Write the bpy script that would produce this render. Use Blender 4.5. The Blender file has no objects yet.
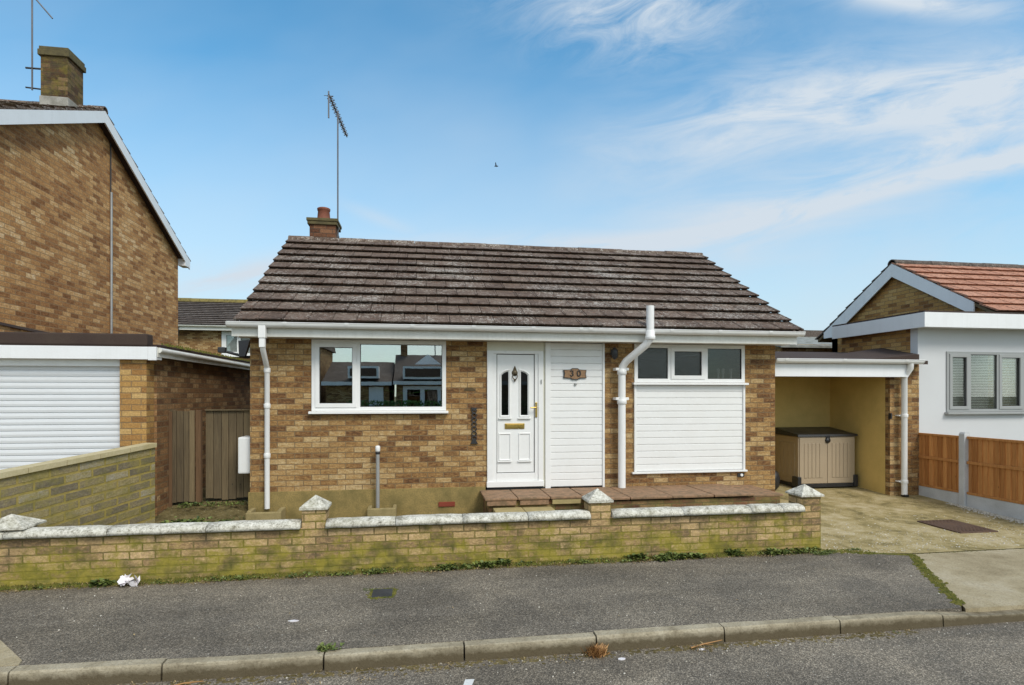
import bpy, bmesh, math, random
from mathutils import Vector, Matrix
R = math.radians
random.seed(7)
scene = bpy.context.scene
COL = scene.collection

# ------------------------------------------------------------------ camera
cam_d = bpy.data.cameras.new('camera')
cam = bpy.data.objects.new('camera', cam_d)
COL.objects.link(cam)
cam.location = (0, 0, 1.78)
cam.rotation_euler = (R(90), 0, -math.atan(.1586))
cam_d.sensor_width = 36
cam_d.lens = 36 * 580 / 1024
cam_d.shift_y = (394 - 342.5) / 1024
cam_d.clip_start = .05
cam_d.clip_end = 2000
scene.camera = cam

# ------------------------------------------------------------------ view, sky, sun
scene.view_settings.view_transform = 'Standard'
scene.view_settings.look = 'None'
scene.view_settings.gamma = 1
scene.view_settings.use_curve_mapping = False
scene.view_settings.exposure = 0.62
SUN_EL, SUN_AZ = 46, 152        # azimuth measured clockwise from +Y

world = bpy.data.worlds.new('World')
scene.world = world
world.use_nodes = True
nt = world.node_tree
nt.nodes.clear()


class NT:
    """tiny node-tree writer"""
    def __init__(s, tree):
        s.t = tree
        s.n = tree.nodes
        s.l = tree.links

    def add(s, typ, **kw):
        n = s.n.new(typ)
        for k, v in kw.items():
            setattr(n, k, v)
        return n

    def put(s, sock, v):
        if isinstance(v, bpy.types.NodeSocket):
            s.l.new(v, sock)
        elif v is not None:
            if sock.type == 'RGBA' and len(v) == 3:
                v = (*v, 1)
            sock.default_value = v

    def math(s, op, a, b=None, c=None, clamp=False):
        n = s.add('ShaderNodeMath', operation=op, use_clamp=clamp)
        s.put(n.inputs[0], a)
        if b is not None: s.put(n.inputs[1], b)
        if c is not None: s.put(n.inputs[2], c)
        return n.outputs[0]

    def mix(s, f, a, b, blend='MIX'):
        n = s.add('ShaderNodeMix', data_type='RGBA', blend_type=blend)
        s.put(n.inputs[0], f); s.put(n.inputs[6], a); s.put(n.inputs[7], b)
        return n.outputs[2]

    def noise(s, vec, scale, detail=3, rough=.55, dist=0, out=0):
        n = s.add('ShaderNodeTexNoise')
        s.put(n.inputs['Vector'], vec)
        n.inputs['Scale'].default_value = scale
        n.inputs['Detail'].default_value = detail
        n.inputs['Roughness'].default_value = rough
        n.inputs['Distortion'].default_value = dist
        return n.outputs[out]

    def ramp(s, f, stops, interp='LINEAR'):
        n = s.add('ShaderNodeValToRGB')
        n.color_ramp.interpolation = interp
        e = n.color_ramp.elements
        while len(e) < len(stops): e.new(.5)
        for i, (p, c) in enumerate(stops):
            e[i].position = p
            if isinstance(c, (int, float)): c = (c, c, c)
            e[i].color = (*c, 1)
        s.put(n.inputs[0], f)
        return n.outputs[0]

    def mapr(s, f, a, b, c=0., d=1.):
        n = s.add('ShaderNodeMapRange')
        n.clamp = True
        s.put(n.inputs[0], f)
        for i, v in enumerate((a, b, c, d)): n.inputs[i + 1].default_value = v
        return n.outputs[0]

    def scale(s, vec, v):
        n = s.add('ShaderNodeMapping')
        s.put(n.inputs['Vector'], vec)
        n.inputs['Scale'].default_value = v
        return n.outputs[0]


w = NT(nt)
sky = w.add('ShaderNodeTexSky', sky_type='NISHITA')
sky.sun_disc = False
sky.sun_elevation = R(SUN_EL)
sky.sun_rotation = R(SUN_AZ)
sky.altitude = 0
sky.air_density = 1.0
sky.dust_density = 0.6
sky.ozone_density = 2.5
tc = w.add('ShaderNodeTexCoord')
sep = w.add('ShaderNodeSeparateXYZ')
w.l.new(tc.outputs['Generated'], sep.inputs[0])
dx, dy, dz = sep.outputs
dyp = w.math('MAXIMUM', w.math('ABSOLUTE', dy), .08)
gx = w.math('DIVIDE', dx, dyp)          # position on a sheet of sky in front of the street
gz = w.math('DIVIDE', dz, dyp)


def comb(a, b, c=0.):
    n = w.add('ShaderNodeCombineXYZ')
    w.put(n.inputs[0], a); w.put(n.inputs[1], b); w.put(n.inputs[2], c)
    return n.outputs[0]


def sheared(slope, sx, sz):
    return comb(w.math('MULTIPLY', gx, sx), w.math('MULTIPLY', w.math('SUBTRACT', gz, w.math('MULTIPLY', gx, slope)), sz))


def gauss(v, width):
    q = w.math('DIVIDE', v, width)
    return w.math('EXPONENT', w.math('MULTIPLY', w.math('MULTIPLY', q, q), -1.))


def curve_band(points, width):
    """soft band whose height follows a curve through the points; x from -1 to 2 -> 0..1"""
    fc = w.add('ShaderNodeFloatCurve')
    cv = fc.mapping.curves[0]
    P = [((x + 1) / 3, z) for x, z in points]
    cv.points[0].location = P[0]
    cv.points[1].location = P[-1]
    for p in P[1:-1]: cv.points.new(*p)
    fc.mapping.update()
    w.put(fc.inputs['Value'], w.math('DIVIDE', w.math('ADD', gx, 1.), 3.))
    return gauss(w.math('SUBTRACT', gz, fc.outputs[0]), width)


wisp = w.noise(sheared(.22, 2.2, 9), 1.6, 7, .62, .6)
wisp2 = w.noise(sheared(.45, 3.0, 7), 2.3, 8, .66, 1.0)
soft = w.noise(sheared(.2, 1.2, 2.2), 1.5, 4, .5)
b1 = curve_band([(-1, .17), (-.3, .19), (0.0, .235), (.318, .262), (.508, .292), (.711, .345), (.925, .41), (1.153, .47), (1.5, .56), (2, .62)], .028)
b1w = curve_band([(-1, .17), (-.3, .19), (0.0, .235), (.318, .262), (.508, .30), (.711, .37), (.925, .45), (1.153, .53), (1.5, .62), (2, .7)], .08)
b2 = curve_band([(-1, .3), (0, .37), (.2, .40), (.41, .455), (.71, .54), (1.15, .60), (1.5, .65), (2, .7)], .085)
b2x = w.mapr(gx, .2, .6)
b3 = w.math('MULTIPLY', gauss(w.math('SUBTRACT', gz, .70), .09), gauss(w.math('SUBTRACT', gx, .37), .2))
b4 = w.math('MULTIPLY', gauss(w.math('SUBTRACT', gz, .775), .03), gauss(w.math('SUBTRACT', gx, .95), .2))
b5 = w.math('MULTIPLY', gauss(w.math('SUBTRACT', gz, w.math('ADD', .272, w.math('MULTIPLY', gx, -.35))), .012), gauss(w.math('SUBTRACT', gx, -.07), .06))
n1 = w.mapr(wisp, .36, .62)
n2 = w.mapr(wisp2, .36, .66)
m = w.math('MULTIPLY', b1, w.mapr(w.math('ADD', wisp, w.math('MULTIPLY', gx, .12)), .36, .58, .2, 1.))
m = w.math('MAXIMUM', m, w.math('MULTIPLY', w.math('MULTIPLY', b1w, b2x), w.mapr(wisp, .34, .62, .2, .8)))
m = w.math('MAXIMUM', m, w.math('MULTIPLY', w.math('MULTIPLY', b2, b2x), w.mapr(wisp, .34, .60, .25, 1.0)))
m = w.math('MAXIMUM', m, w.math('MULTIPLY', b3, w.math('MULTIPLY', n2, .9)))
m = w.math('MAXIMUM', m, w.math('MULTIPLY', b4, w.mapr(wisp, .3, .6, .2, .95)))
m = w.math('MAXIMUM', m, w.math('MULTIPLY', b5, .35))
veil = w.math('MULTIPLY', w.mapr(soft, .35, .7, .0, .5), w.mapr(gz, .75, .1, .2, .8))
m = w.math('ADD', m, w.math('ADD', veil, w.math('MULTIPLY', w.mapr(gx, .2, 1.2, 0., .22), w.mapr(wisp, .3, .6, .3, 1.))), clamp=True)
lowhaze = w.mapr(gz, .55, 0., 0., .95)
front = w.mapr(dy, -.05, .1)
back_cl = w.mapr(w.noise(tc.outputs['Generated'], 2.2, 5, .6), .3, .7, .45, 1.)
m = w.math('ADD', w.math('MULTIPLY', m, front), w.math('MULTIPLY', back_cl, w.math('SUBTRACT', 1., front)), clamp=True)
skyc = w.mix(1., sky.outputs[0], (.95, 1.72, 1.74), 'MULTIPLY')
skyc = w.mix(w.math('MULTIPLY', lowhaze, front), skyc, (5.25, 6.0, 6.5))
cloudc = w.mix(front, (8.6, 8.7, 8.8), (5.3, 6.0, 6.7))
skyc = w.mix(m, skyc, cloudc)
bg = w.add('ShaderNodeBackground')
w.put(bg.inputs[0], skyc)
bg.inputs[1].default_value = 0.08
wo = w.add('ShaderNodeOutputWorld')
w.l.new(bg.outputs[0], wo.inputs[0])

sun_d = bpy.data.lights.new('sun', 'SUN')
sun_d.energy = 1.65
sun_d.angle = R(22)
sun_d.color = (1, .94, .85)
sun = bpy.data.objects.new('sun', sun_d)
COL.objects.link(sun)
az, el = R(SUN_AZ), R(SUN_EL)
to_sun = Vector((math.sin(az) * math.cos(el), math.cos(az) * math.cos(el), math.sin(el)))
sun.rotation_euler = to_sun.to_track_quat('Z', 'Y').to_euler()
sun.location = to_sun * 40


# ------------------------------------------------------------------ object helpers
def tag(o, label=None, cat=None, group=None, kind=None):
    if label: o['label'] = label
    if cat: o['category'] = cat
    if group: o['group'] = group
    if kind: o['kind'] = kind
    return o


def thing(name, label, cat, loc, group=None):
    o = bpy.data.objects.new(name, None)
    o.empty_display_size = .2
    o.location = loc
    COL.objects.link(o)
    return tag(o, label, cat, group)


class MB:
    def __init__(s):
        s.v = []; s.f = []; s.r = []; s.sm = []; s.rv = 0.5

    def face(s, idx, smooth=False):
        s.f.append(idx); s.r.append(s.rv); s.sm.append(smooth)

    def poly(s, pts, smooth=False):
        b = len(s.v); s.v += [tuple(p) for p in pts]
        s.face(list(range(b, b + len(pts))), smooth)

    def hexa(s, p):
        """p: 8 points, bottom ring 0-3 (ccw from above), top ring 4-7"""
        b = len(s.v); s.v += [tuple(q) for q in p]
        for q in ((0, 3, 2, 1), (4, 5, 6, 7), (0, 1, 5, 4), (1, 2, 6, 5), (2, 3, 7, 6), (3, 0, 4, 7)):
            s.face([b + i for i in q])
        return s

    def box(s, x0, x1, y0, y1, z0, z1, c=0.):
        if x1 < x0: x0, x1 = x1, x0
        if y1 < y0: y0, y1 = y1, y0
        if z1 < z0: z0, z1 = z1, z0
        c = min(c, (x1 - x0) * .45, (y1 - y0) * .45, (z1 - z0) * .45)
        if c <= 0:
            return s.hexa([(x0, y0, z0), (x1, y0, z0), (x1, y1, z0), (x0, y1, z0),
                           (x0, y0, z1), (x1, y0, z1), (x1, y1, z1), (x0, y1, z1)])
        bm = bmesh.new()
        bmesh.ops.create_cube(bm, size=1)
        for v in bm.verts:
            v.co = Vector((x0 + (v.co.x + .5) * (x1 - x0), y0 + (v.co.y + .5) * (y1 - y0), z0 + (v.co.z + .5) * (z1 - z0)))
        bmesh.ops.bevel(bm, geom=list(bm.edges), offset=c, segments=2, profile=.6, affect='EDGES')
        s.bm(bm)
        return s

    def bm(s, bm, smooth=False):
        b = len(s.v)
        bm.verts.index_update()
        s.v += [tuple(v.co) for v in bm.verts]
        for f in bm.faces: s.face([b + v.index for v in f.verts], smooth)
        bm.free()

    def prism(s, pts, axis, a, b_, cap=True):
        """extrude a 2D outline along an axis: 'x' -> pts (y,z); 'y' -> pts (x,z); 'z' -> pts (x,y)"""
        def mk(p, t):
            return {'x': (t, p[0], p[1]), 'y': (p[0], t, p[1]), 'z': (p[0], p[1], t)}[axis]
        n = len(pts); b = len(s.v)
        s.v += [mk(p, a) for p in pts] + [mk(p, b_) for p in pts]
        for i in range(n):
            j = (i + 1) % n
            s.face([b + i, b + j, b + n + j, b + n + i])
        if cap:
            s.face([b + i for i in reversed(range(n))]); s.face([b + n + i for i in range(n)])
        return s

    def tube(s, path, rad, n=12, cap=True):
        path = [Vector(p) for p in path]
        rads = rad if isinstance(rad, (list, tuple)) else [rad] * len(path)
        b0 = len(s.v)
        up = None
        for i, p in enumerate(path):
            if i == 0: t = path[1] - p
            elif i == len(path) - 1: t = p - path[i - 1]
            else: t = (path[i + 1] - p).normalized() + (p - path[i - 1]).normalized()
            t.normalize()
            if up is None:
                up = Vector((0, 0, 1)) if abs(t.z) < .9 else Vector((1, 0, 0))
            sd = t.cross(up).normalized()
            up = sd.cross(t).normalized()
            k = 1.
            if 0 < i < len(path) - 1:
                cs = (path[i + 1] - p).normalized().dot(t)
                k = 1 / max(cs, .6)
            for j in range(n):
                a = 2 * math.pi * j / n
                s.v.append(tuple(p + (sd * math.cos(a) + up * math.sin(a)) * rads[i]))
        for i in range(len(path) - 1):
            for j in range(n):
                a = b0 + i * n + j; c = b0 + i * n + (j + 1) % n
                s.face([a, c, c + n, a + n], True)
        if cap:
            e = b0 + (len(path) - 1) * n
            s.poly([s.v[b0 + j] for j in reversed(range(n))])
            s.poly([s.v[e + j] for j in range(n)])
        return s

    def lathe(s, prof, cx, cy, n=20, axis='z'):
        b0 = len(s.v)
        for r, h in prof:
            for j in range(n):
                a = 2 * math.pi * j / n
                if axis == 'z': s.v.append((cx + r * math.cos(a), cy + r * math.sin(a), h))
                else: s.v.append((cx + r * math.cos(a), h, cy + r * math.sin(a)))
        for i in range(len(prof) - 1):
            for j in range(n):
                a = b0 + i * n + j; c = b0 + i * n + (j + 1) % n
                s.face([a, c, c + n, a + n], True)
        e = b0 + (len(prof) - 1) * n
        s.poly([s.v[b0 + j] for j in reversed(range(n))])
        s.poly([s.v[e + j] for j in range(n)])
        return s

    def build(s, name, mat, parent=None, local=False, uvfun=None):
        me = bpy.data.meshes.new(name)
        me.from_pydata(s.v, [], s.f)
        bm = bmesh.new(); bm.from_mesh(me)
        bmesh.ops.recalc_face_normals(bm, faces=list(bm.faces))
        bm.to_mesh(me); bm.free()
        at = me.attributes.new('rnd', 'FLOAT', 'FACE')
        at.data.foreach_set('value', s.r)
        uv = me.uv_layers.new(name='UVMap')
        for p, sm in zip(me.polygons, s.sm):
            p.use_smooth = sm
            n = p.normal
            for li in p.loop_indices:
                co = me.vertices[me.loops[li].vertex_index].co
                if uvfun: q = uvfun(co, n)
                elif abs(n.z) > .75: q = (co.x, co.y)
                elif abs(n.x) > abs(n.y): q = (co.y, co.z)
                else: q = (co.x, co.z)
                uv.data[li].uv = q
        me.materials.append(mat)
        o = bpy.data.objects.new(name, me)
        COL.objects.link(o)
        if parent:
            o.parent = parent
            if not local and parent.type == 'EMPTY':
                o.location = -parent.location
        return o


def B(*boxes):
    m_ = MB()
    for b in boxes: m_.box(*b)
    return m_


def copy_tree(o, parent=None):
    c = o.copy(); COL.objects.link(c); c.parent = parent
    for ch in list(o.children): copy_tree(ch, c)
    return c


# ------------------------------------------------------------------ materials
def new_mat(name):
    mt = bpy.data.materials.new(name)
    mt.use_nodes = True
    mt.node_tree.nodes.clear()
    t = NT(mt.node_tree)
    out = t.add('ShaderNodeOutputMaterial')
    p = t.add('ShaderNodeBsdfPrincipled')
    t.l.new(p.outputs[0], out.inputs[0])
    c = t.add('ShaderNodeTexCoord')
    return mt, t, p, c, out


def bump(t, p, h, strength=.3, dist=.01, prev=None):
    n = t.add('ShaderNodeBump')
    n.inputs['Strength'].default_value = strength
    n.inputs['Distance'].default_value = dist
    t.put(n.inputs['Height'], h)
    if prev: t.l.new(prev, n.inputs['Normal'])
    t.l.new(n.outputs[0], p.inputs['Normal'])
    return n.outputs[0]


def plain(name, col, rough=.5, metal=0., dirt=.12, dirt_scale=3., dirt_col=None, bmp=0.1, fine=60., spec=.5, streak=0):
    mt, t, p, c, o = new_mat(name)
    ob = c.outputs['Object']
    n1 = t.noise(ob, dirt_scale, 5, .6)
    n2 = t.noise(ob, fine, 3, .6)
    dc = dirt_col or tuple(x * .45 for x in col)
    f = t.math('MULTIPLY', t.mapr(n1, .4, .75), dirt)
    colr = t.mix(f, col, dc)
    if streak:
        st = t.noise(t.scale(ob, (18, 18, .8)), 1, 4, .6)
        colr = t.mix(t.mapr(st, .5, .8, 0, streak), colr, dc)
    colr = t.mix(t.mapr(n2, .35, .7, 0, dirt * .6), colr, dc)
    t.put(p.inputs['Base Color'], colr)
    t.put(p.inputs['Roughness'], t.mapr(n1, .3, .7, max(rough - .08, 0), min(rough + .1, 1)))
    p.inputs['Metallic'].default_value = metal
    p.inputs['Specular IOR Level'].default_value = spec
    if bmp: bump(t, p, n2, bmp, .004)
    return mt


def brick(name, stops, mortar, bw=.225, bh=.075, ms=.006, stain=None, stain_amt=0., stain_h=None, rough=.9,
          var=.86, soot=0., stops_noise=.35, offs=(0, 0), bs=.5):
    mt, t, p, c, o = new_mat(name)
    uv = c.outputs['UV']
    mp = t.add('ShaderNodeMapping'); t.l.new(uv, mp.inputs[0]); mp.inputs['Location'].default_value = (*offs, 0)
    jit = t.noise(uv, 22, 3, .6, out=1)
    va = t.add('ShaderNodeVectorMath', operation='MULTIPLY_ADD')
    t.l.new(jit, va.inputs[0]); va.inputs[1].default_value = (.011, .013, 0); t.l.new(mp.outputs[0], va.inputs[2])
    b = t.add('ShaderNodeTexBrick')
    t.l.new(va.outputs[0], b.inputs['Vector'])
    b.inputs['Color1'].default_value = (0, 0, 0, 1)
    b.inputs['Color2'].default_value = (1, 1, 1, 1)
    b.inputs['Mortar'].default_value = (.5, .5, .5, 1)
    b.inputs['Scale'].default_value = 1
    b.inputs['Mortar Size'].default_value = ms
    b.inputs['Mortar Smooth'].default_value = .25
    b.inputs['Bias'].default_value = 0
    b.inputs['Brick Width'].default_value = bw
    b.inputs['Row Height'].default_value = bh
    nz = t.noise(t.scale(uv, (1, 2.2, 1)), 16, 4, .65)
    big = t.noise(uv, .9, 3, .5)
    fine = t.noise(uv, 48, 4, .75)
    v = t.math('ADD', t.math('MULTIPLY_ADD', b.outputs['Color'], var, (1 - var) / 2), t.math('MULTIPLY', t.math('SUBTRACT', nz, .5), stops_noise * 2.8))
    v = t.math('ADD', v, t.math('MULTIPLY', t.math('SUBTRACT', big, .5), .5), clamp=True)
    col = t.ramp(v, stops)
    col = t.mix(t.mapr(fine, .38, .68, 0, .65), col, t.mix(1., col, (.5, .45, .38), 'MULTIPLY'))
    col = t.mix(t.mapr(fine, .5, .36, 0, .25), col, t.mix(1., col, (1.5, 1.45, 1.3), 'MULTIPLY'))
    mcol = t.mix(t.mapr(nz, .35, .65), mortar, tuple(x * .7 for x in mortar))
    col = t.mix(b.outputs['Fac'], col, mcol)
    if stain:
        sn = t.noise(t.scale(uv, (1, 1.3, 1)), 2.6, 6, .68)
        ssn = t.noise(uv, 30, 3, .7)
        f = t.math('ADD', sn, t.math('MULTIPLY', t.math('SUBTRACT', ssn, .5), .35))
        if stain_h:
            sp = t.add('ShaderNodeSeparateXYZ'); t.l.new(uv, sp.inputs[0])
            f = t.math('ADD', f, t.mapr(sp.outputs[1], stain_h[0], stain_h[1], .15, -.10))
        f = t.math('ADD', f, t.math('MULTIPLY', b.outputs['Fac'], .05))
        f = t.mapr(f, .44, .62, 0, stain_amt)
        col = t.mix(f, col, t.mix(t.mapr(t.noise(uv, 7, 4, .6), .42, .6), stain, tuple(x * y for x, y in zip(stain, (.55, .62, .6)))))
    if soot:
        sn = t.noise(uv, 3.4, 5, .6)
        col = t.mix(t.mapr(sn, .5, .7, 0, soot), col, (.05, .042, .032))
    t.put(p.inputs['Base Color'], col)
    p.inputs['Roughness'].default_value = rough
    p.inputs['Specular IOR Level'].default_value = .25
    h = t.math('ADD', t.math('MULTIPLY', b.outputs['Fac'], -1.), t.math('MULTIPLY', nz, .5))
    n1 = bump(t, p, h, bs, .012)
    bump(t, p, fine, .25, .003, n1)
    return mt


M = {}
FB = [(0, (.12, .06, .028)), (.18, (.20, .10, .042)), (.4, (.31, .175, .068)), (.6, (.40, .245, .10)), (.8, (.46, .31, .145)), (1, (.55, .41, .225))]
M['brick'] = brick('bungalow_brick', FB, (.22, .155, .085), var=.8, soot=.2, stops_noise=.5)
M['brick_garage'] = brick('garage_brick', [(0, (.16, .075, .03)), (.3, (.36, .19, .065)), (.7, (.48, .29, .10)), (1, (.55, .37, .16))], (.25, .17, .09), stops_noise=.2)
LB = [(0, (.19, .08, .03)), (.3, (.36, .17, .065)), (.6, (.52, .275, .105)), (.85, (.66, .40, .18)), (1, (.78, .57, .34))]
M['brick_left'] = brick('left_house_brick', LB, (.36, .23, .12), var=.72, stops_noise=.42)
M['brick_dark'] = brick('old_brick', [(0, (.14, .07, .035)), (.4, (.24, .125, .055)), (.8, (.35, .20, .09)), (1, (.46, .31, .16))], (.20, .145, .08), stops_noise=.5, soot=.3)
M['brick_chim'] = brick('chimney_brick', [(0, (.05, .028, .018)), (.5, (.125, .07, .035)), (1, (.24, .16, .08))], (.08, .06, .04), stain=(.20, .16, .03), stain_amt=.7, soot=.85)
M['brick_stack'] = brick('red_brown_stack_brick', [(0, (.08, .035, .02)), (.5, (.17, .075, .04)), (1, (.26, .13, .07))], (.10, .07, .05), soot=.5, stops_noise=.5)
M['brick_low'] = brick('garden_wall_brick', [(0, (.20, .14, .08)), (.25, (.33, .22, .11)), (.5, (.45, .31, .155)), (.75, (.52, .37, .18)), (1, (.60, .42, .24))],
                       (.20, .15, .065), stain=(.27, .23, .03), stain_amt=.85, stain_h=(-.05, .5), soot=.65, ms=.008, stops_noise=.55)
M['block_mossy'] = brick('mottled_block', [(0, (.13, .115, .085)), (.35, (.22, .185, .125)), (.65, (.33, .27, .13)), (1, (.36, .33, .26))], (.38, .29, .09), bw=.33, bh=.098, ms=.014,
                         stain=(.28, .23, .06), stain_amt=.6, stops_noise=.35)
M['brick_step'] = brick('step_brick', [(0, (.1, .05, .03)), (.5, (.24, .12, .065)), (1, (.33, .24, .1))], (.14, .12, .06), stain=(.19, .17, .05), stain_amt=.7, stops_noise=.3, soot=.4)


def facade_stops(): pass


M['upvc'] = plain('white_upvc', (.80, .80, .79), .35, dirt=.12, dirt_col=(.5, .48, .42), bmp=0, fine=20)
M['upvc_old'] = plain('weathered_upvc', (.77, .76, .71), .4, dirt=.25, dirt_col=(.42, .40, .31), bmp=.02, fine=25, streak=.2)
M['paint_white'] = plain('white_fascia_paint', (.80, .81, .82), .4, dirt=.12, dirt_col=(.45, .45, .42), bmp=.02, streak=.12)
M['cream'] = plain('cream_panel', (.70, .68, .56), .45, dirt=.15, bmp=.02)
M['groove'] = plain('shadow_gap_grey', (.36, .36, .36), .6, dirt=.1, bmp=0)
M['seal'] = plain('dark_seal', (.03, .03, .03), .6, dirt=.1, bmp=0)
M['brass'] = plain('brass', (.62, .42, .12), .3, metal=1., dirt=.3, bmp=.02)
M['iron'] = plain('black_iron', (.025, .025, .027), .45, dirt=.2, dirt_col=(.08, .07, .06), bmp=.05)
M['black_plastic'] = plain('black_plastic', (.018, .018, .02), .4, dirt=.2, dirt_col=(.06, .06, .06), bmp=.02)
M['grey_metal'] = plain('galvanised_pipe', (.42, .42, .41), .45, metal=.4, dirt=.4, bmp=.03)
M['aerial_metal'] = plain('dull_aluminium', (.16, .16, .17), .5, metal=.5, dirt=.3, bmp=0)
M['render'] = plain('white_render', (.60, .61, .62), .85, dirt=.1, dirt_col=(.5, .5, .5), bmp=.3, fine=140)
M['yellow_paint'] = plain('yellow_painted_render', (.70, .50, .17), .8, dirt=.45, dirt_col=(.45, .32, .10), bmp=.3, fine=70)
M['plinth'] = plain('painted_plinth', (.33, .235, .08), .85, dirt=1., dirt_col=(.13, .105, .035), bmp=.4, fine=60, dirt_scale=4)
M['felt'] = plain('brown_roof_felt', (.04, .022, .017), .9, dirt=.3, dirt_col=(.1, .08, .06), bmp=.4, fine=120)
M['grey_upvc'] = plain('grey_upvc', (.33, .34, .335), .4, dirt=.1, bmp=0)
M['shutter'] = plain('roller_shutter', (.68, .70, .72), .35, dirt=.1, dirt_col=(.5, .5, .5), bmp=0)
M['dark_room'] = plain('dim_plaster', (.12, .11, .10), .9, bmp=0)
M['conc'] = plain('concrete_post', (.60, .61, .62), .85, dirt=.4, dirt_col=(.28, .28, .27), bmp=.3, fine=90)
M['mossy_conc'] = plain('mossy_concrete', (.33, .26, .12), .9, dirt=.6, dirt_col=(.15, .125, .05), bmp=.5, fine=60, dirt_scale=8)
M['terracotta'] = plain('terracotta_slab', (.34, .195, .11), .8, dirt=1., dirt_col=(.12, .09, .05), bmp=.6, fine=35, dirt_scale=11)
M['buff_slab'] = plain('buff_slab', (.42, .33, .15), .85, dirt=.5, dirt_col=(.2, .17, .07), bmp=.3, fine=50, dirt_scale=7)
M['buff_coping'] = plain('buff_coping', (.52, .45, .28), .85, dirt=.5, dirt_col=(.30, .24, .08), bmp=.3, fine=60, dirt_scale=5)
M['resin_tan'] = plain('tan_resin', (.40, .315, .215), .5, dirt=.12, bmp=.05)
M['pot'] = plain('clay_pot', (.24, .07, .035), .8, dirt=.5, dirt_col=(.07, .04, .03), bmp=.3)
M['lead'] = plain('pale_mortar_flaunch', (.42, .40, .36), .9, dirt=.9, dirt_col=(.18, .17, .14), bmp=.3, dirt_scale=6)
M['steel_cover'] = plain('rusty_cover', (.085, .05, .037), .75, metal=.2, dirt=.7, dirt_col=(.14, .085, .05), bmp=.5, fine=70, dirt_scale=9)
M['iron_cover'] = plain('grey_cover', (.03, .032, .036), .6, metal=.1, dirt=.4, dirt_col=(.1, .1, .1), bmp=.3)
M['paper'] = plain('crumpled_wrapper', (.75, .74, .75), .5, dirt=.25, dirt_col=(.3, .08, .16), dirt_scale=22, bmp=.1)
M['red_vent'] = plain('red_air_brick', (.26, .05, .025), .8, dirt=.3)
M['road_paint'] = plain('road_paint', (.72, .72, .70), .7, dirt=.3, dirt_col=(.3, .3, .3), bmp=.3)
M['dead_grass'] = plain('dead_grass', (.30, .16, .05), .9, dirt=.5, bmp=0)
M['cap_dark'] = plain('dark_mossy_cap', (.13, .105, .04), .9, dirt=.8, dirt_col=(.05, .042, .025), bmp=.5, fine=40, dirt_scale=9)
M['bronze'] = plain('dark_bronze', (.11, .085, .05), .4, metal=.6, dirt=.4, bmp=.05)
M['vent_brown'] = plain('rusty_brown_vent', (.10, .065, .025), .8, dirt=.5)
M['moss_slate'] = plain('mottled_grey_roofing', (.32, .33, .31), .9, dirt=.9, dirt_col=(.12, .125, .10), bmp=.3, dirt_scale=5)
M['green'] = plain('bright_green_plastic', (.20, .62, .10), .5, bmp=0)
M['bird'] = plain('dark_feathers', (.03, .035, .045), .7, bmp=0)
M['timber_cut'] = plain('worn_plaque_wood', (.34, .20, .10), .6, dirt=.5, dirt_col=(.07, .035, .02), dirt_scale=30, bmp=.3)
M['ivory'] = plain('white_ceramic', (.7, .7, .68), .3, bmp=0)
M['blind'] = plain('blind_fabric', (.62, .62, .61), .8, dirt=.1, bmp=0)


def mat_lichen_stone():
    mt, t, p, c, o = new_mat('lichened_coping')
    ob = c.outputs['Object']
    n1 = t.noise(ob, 45, 5, .7)
    n2 = t.noise(ob, 120, 4, .7)
    n3 = t.noise(ob, 5, 4, .6)
    n5 = t.noise(ob, 14, 5, .65)
    f = t.math('ADD', t.math('MULTIPLY', n1, .4), t.math('ADD', t.math('MULTIPLY', n2, .25), t.math('MULTIPLY', n5, .35)))
    col = t.ramp(f, [(.38, (.12, .11, .08)), (.455, (.34, .32, .26)), (.50, (.52, .50, .43)), (.60, (.72, .695, .62))])
    col = t.mix(t.mapr(n3, .5, .75, 0, .45), col, (.26, .24, .14))
    t.put(p.inputs['Base Color'], col)
    p.inputs['Roughness'].default_value = .9
    bump(t, p, f, .6, .01)
    return mt


def mat_tiles(name, ca, cb, cc, lichen=.5, rust=.2):
    mt, t, p, c, o = new_mat(name)
    ob = c.outputs['Object']
    at = t.add('ShaderNodeAttribute', attribute_name='rnd')
    r = at.outputs['Fac']
    n1 = t.noise(ob, 7, 5, .65)
    n2 = t.noise(ob, 24, 5, .85)
    n3 = t.noise(ob, 1.1, 3, .5)
    v = t.math('ADD', t.math('MULTIPLY', r, .26), t.math('MULTIPLY', n1, .85))
    col = t.ramp(v, [(.25, ca), (.55, cb), (.85, cc)])
    n4 = t.noise(ob, 42, 3, .75)
    lf = t.math('ADD', t.math('MULTIPLY', n2, .45), t.math('ADD', t.math('MULTIPLY', n1, .12), t.math('MULTIPLY', n3, .24)))
    lf = t.math('ADD', lf, t.math('MULTIPLY', n4, .45))
    col = t.mix(t.mapr(lf, .665, .72, 0, lichen), col, (.47, .45, .41))
    col = t.mix(t.mapr(t.noise(ob, 16, 3, .6), .60, .70, 0, rust), col, (.16, .06, .025))
    col = t.mix(t.mapr(n2, .36, .52, .85, 0.), col, (.03, .022, .018))
    t.put(p.inputs['Base Color'], col)
    p.inputs['Roughness'].default_value = .88
    p.inputs['Specular IOR Level'].default_value = .3
    bump(t, p, t.math('ADD', n2, n1), .5, .006)
    return mt


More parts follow.
